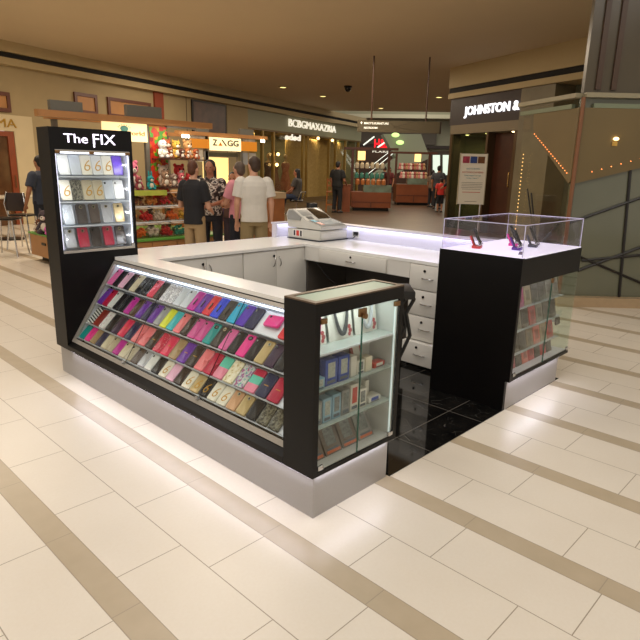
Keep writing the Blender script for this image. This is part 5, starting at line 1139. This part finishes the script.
# seated woman
p=ploc(297,17.8)
sw=person('p','woman in a grey polo shirt and jeans sitting sideways on a bar stool',p,-YAW+1.25,1.68,BRN,('charcoal_polo','#3c3836'),('blue_jeans','#24304a'),('black_hair','#120e0e'),
  pose=dict(kneeL=(-.10,.44,.90),kneeR=(.10,.44,.90),ankL=(-.11,.56,.46),ankR=(.10,.56,.46),elL=(-.24,.08,1.14),elR=(.24,.08,1.14),wrL=(-.08,.32,1.02),wrR=(.08,.33,1.0)),female=True,longhair=True,vox=.013,z0=-.12)
stl=thing('bar_stool','chrome bar stool with dark seat under the woman in the grey polo','stool',(p[0],p[1],0),-YAW+1.25); W=wm(stl)
obj('seat',MB(W@Matrix.Translation((0,.02,.62))).lathe([(.20,0),(.21,.03),(.19,.055)],20),DARKM,stl); obj('post',MB(W).tube((0,.02,.02),(0,.02,.62),.025,n=10),CHROME,stl); obj('base',MB(W@Matrix.Translation((0,.02,0))).lathe([(.22,0),(.22,.02),(.04,.05)],20),CHROME,stl); obj('foot_rest',MB(W).box(-.15,.15,.40,.6,.24,.262).tube((0,.02,.25),(0,.45,.25),.014,n=8),CHROME,stl)
obj('back_bar',MB(W).path([(-.2,-.1,.66),(-.22,-.2,.9),(.22,-.2,.9),(.2,-.1,.66)],.013),CHROME,stl)
person('p','man in black standing with his back turned at a low wooden counter',ploc(337,22.0),-YAW-.6,1.84,BRN,('black_shirt','#101012'),('black_trousers','#141418'),('black_hair','#120e0e'),pose=dict(wrR=(.18,.3,1.0),elR=(.27,.02,1.12)),sleeve='short',vox=.014,fat=1.1)
person('p','woman in black jacket and pale skirt reaching toward the red child',ploc(455,23),-YAW+.3,1.72,TANS,('black_jacket','#151217'),('tan_shorts','#8a7058'),('dark_hair','#1c1412'),pose=dict(elL=(-.30,.06,1.2),wrL=(-.46,.16,1.05)),female=True,longhair=True,sleeve='long',shorts=True,vox=.014)
person('p','small child in a red t-shirt and black shorts near the poster',ploc(440,23.6),-YAW+.1,1.32,TANS,('red_tee','#c83028'),('black_shorts','#161418'),('dark_hair','#1c1412'),shorts=True,vox=.013)
person('p','man in a dark grey shirt browsing at the gift kiosk',ploc(437,25.5),-YAW-.4,1.80,TANS,('dark_grey_shirt','#33353a'),('dark_trousers','#1e1c20'),('dark_hair','#1c1412'),vox=.015,fat=1.1)
person('p','shopper in a brown top at the right end of the gift kiosk',ploc(431,26.8),-YAW-.9,1.62,TANS,('brown_top','#6a5444'),('dark_trousers','#1e1c20'),('dark_hair','#1c1412'),vox=.016,female=True)
person('p','shopper in a dark coat with red scarf below the escalator',ploc(388,31),-YAW+2.6,1.72,TANS,('dark_red_top','#5c1c1c'),('dark_trousers','#1e1c20'),('dark_hair','#1c1412'),vox=.018,female=True,longhair=True)
person('p','dark dressed shopper left of the one in dark red',ploc(383.5,31.5),-YAW+1.0,1.74,TANS,('near_black_top','#1c1818'),('dark_trousers','#1e1c20'),('dark_hair','#1c1412'),vox=.018)

# ================================================================== light
wd=bpy.data.worlds.new('world'); S.world=wd; wd.use_nodes=True; bg=wd.node_tree.nodes['Background']; bg.inputs['Color'].default_value=(1,.91,.80,1); bg.inputs['Strength'].default_value=.8
# bare area lights without fittings, added overhead to brighten kiosk and hall
for i,(x,y,sx,sy,pw,col) in enumerate(((.2,-.8,2.2,2.2,76,(1,.98,.96)),(-2.2,1.2,2.2,2.2,62,(1,.98,.96)),(1.2,2.6,2.0,2.0,42,(1,.97,.94)),(4.2,-1.6,2.0,2.0,46,(1,.96,.9)),(-1.2,5.2,2.0,2.0,55,(1,.93,.84)),(3.2,5.0,1.8,1.8,40,(1,.88,.74)))):
    area('overhead_fill',(x,y,4.33),sx,pw,col,sy=sy)
for i,(x,y,sz,pw) in enumerate(((5,10.0,2.5,170),(1.5,10.5,2,100),(9,8.0,2.5,150),(9,13.5,2,130),(13,11,2.5,160),(18,14,3,180),(23,15,3,170),(16,9.5,2,50),(9,1.5,1.2,40))):
    area('overhead_fill',(x,y,4.33),sz,pw,(1,.84,.64))
for s_ in (12.5,15.5,18.5,21.3):
    q=TW_@Vector((s_,1.2,3.05)); area('window_lamp',q,.8,26,(1,.78,.45))
area('toy_kiosk_lamp',(3.9,7.3,2.22),1.2,9,(1,.92,.78),direction=(0,.25,-1),sy=.1)
q=TJ@Vector((1.4,-1.5,2.55)); area('shop_lamp',q,1,45,(1,.72,.42))
area('atrium_lamp',at(420,90,38)+Vector((0,0,1)),4,160,(1,.95,.85),direction=(.3,.3,-1))
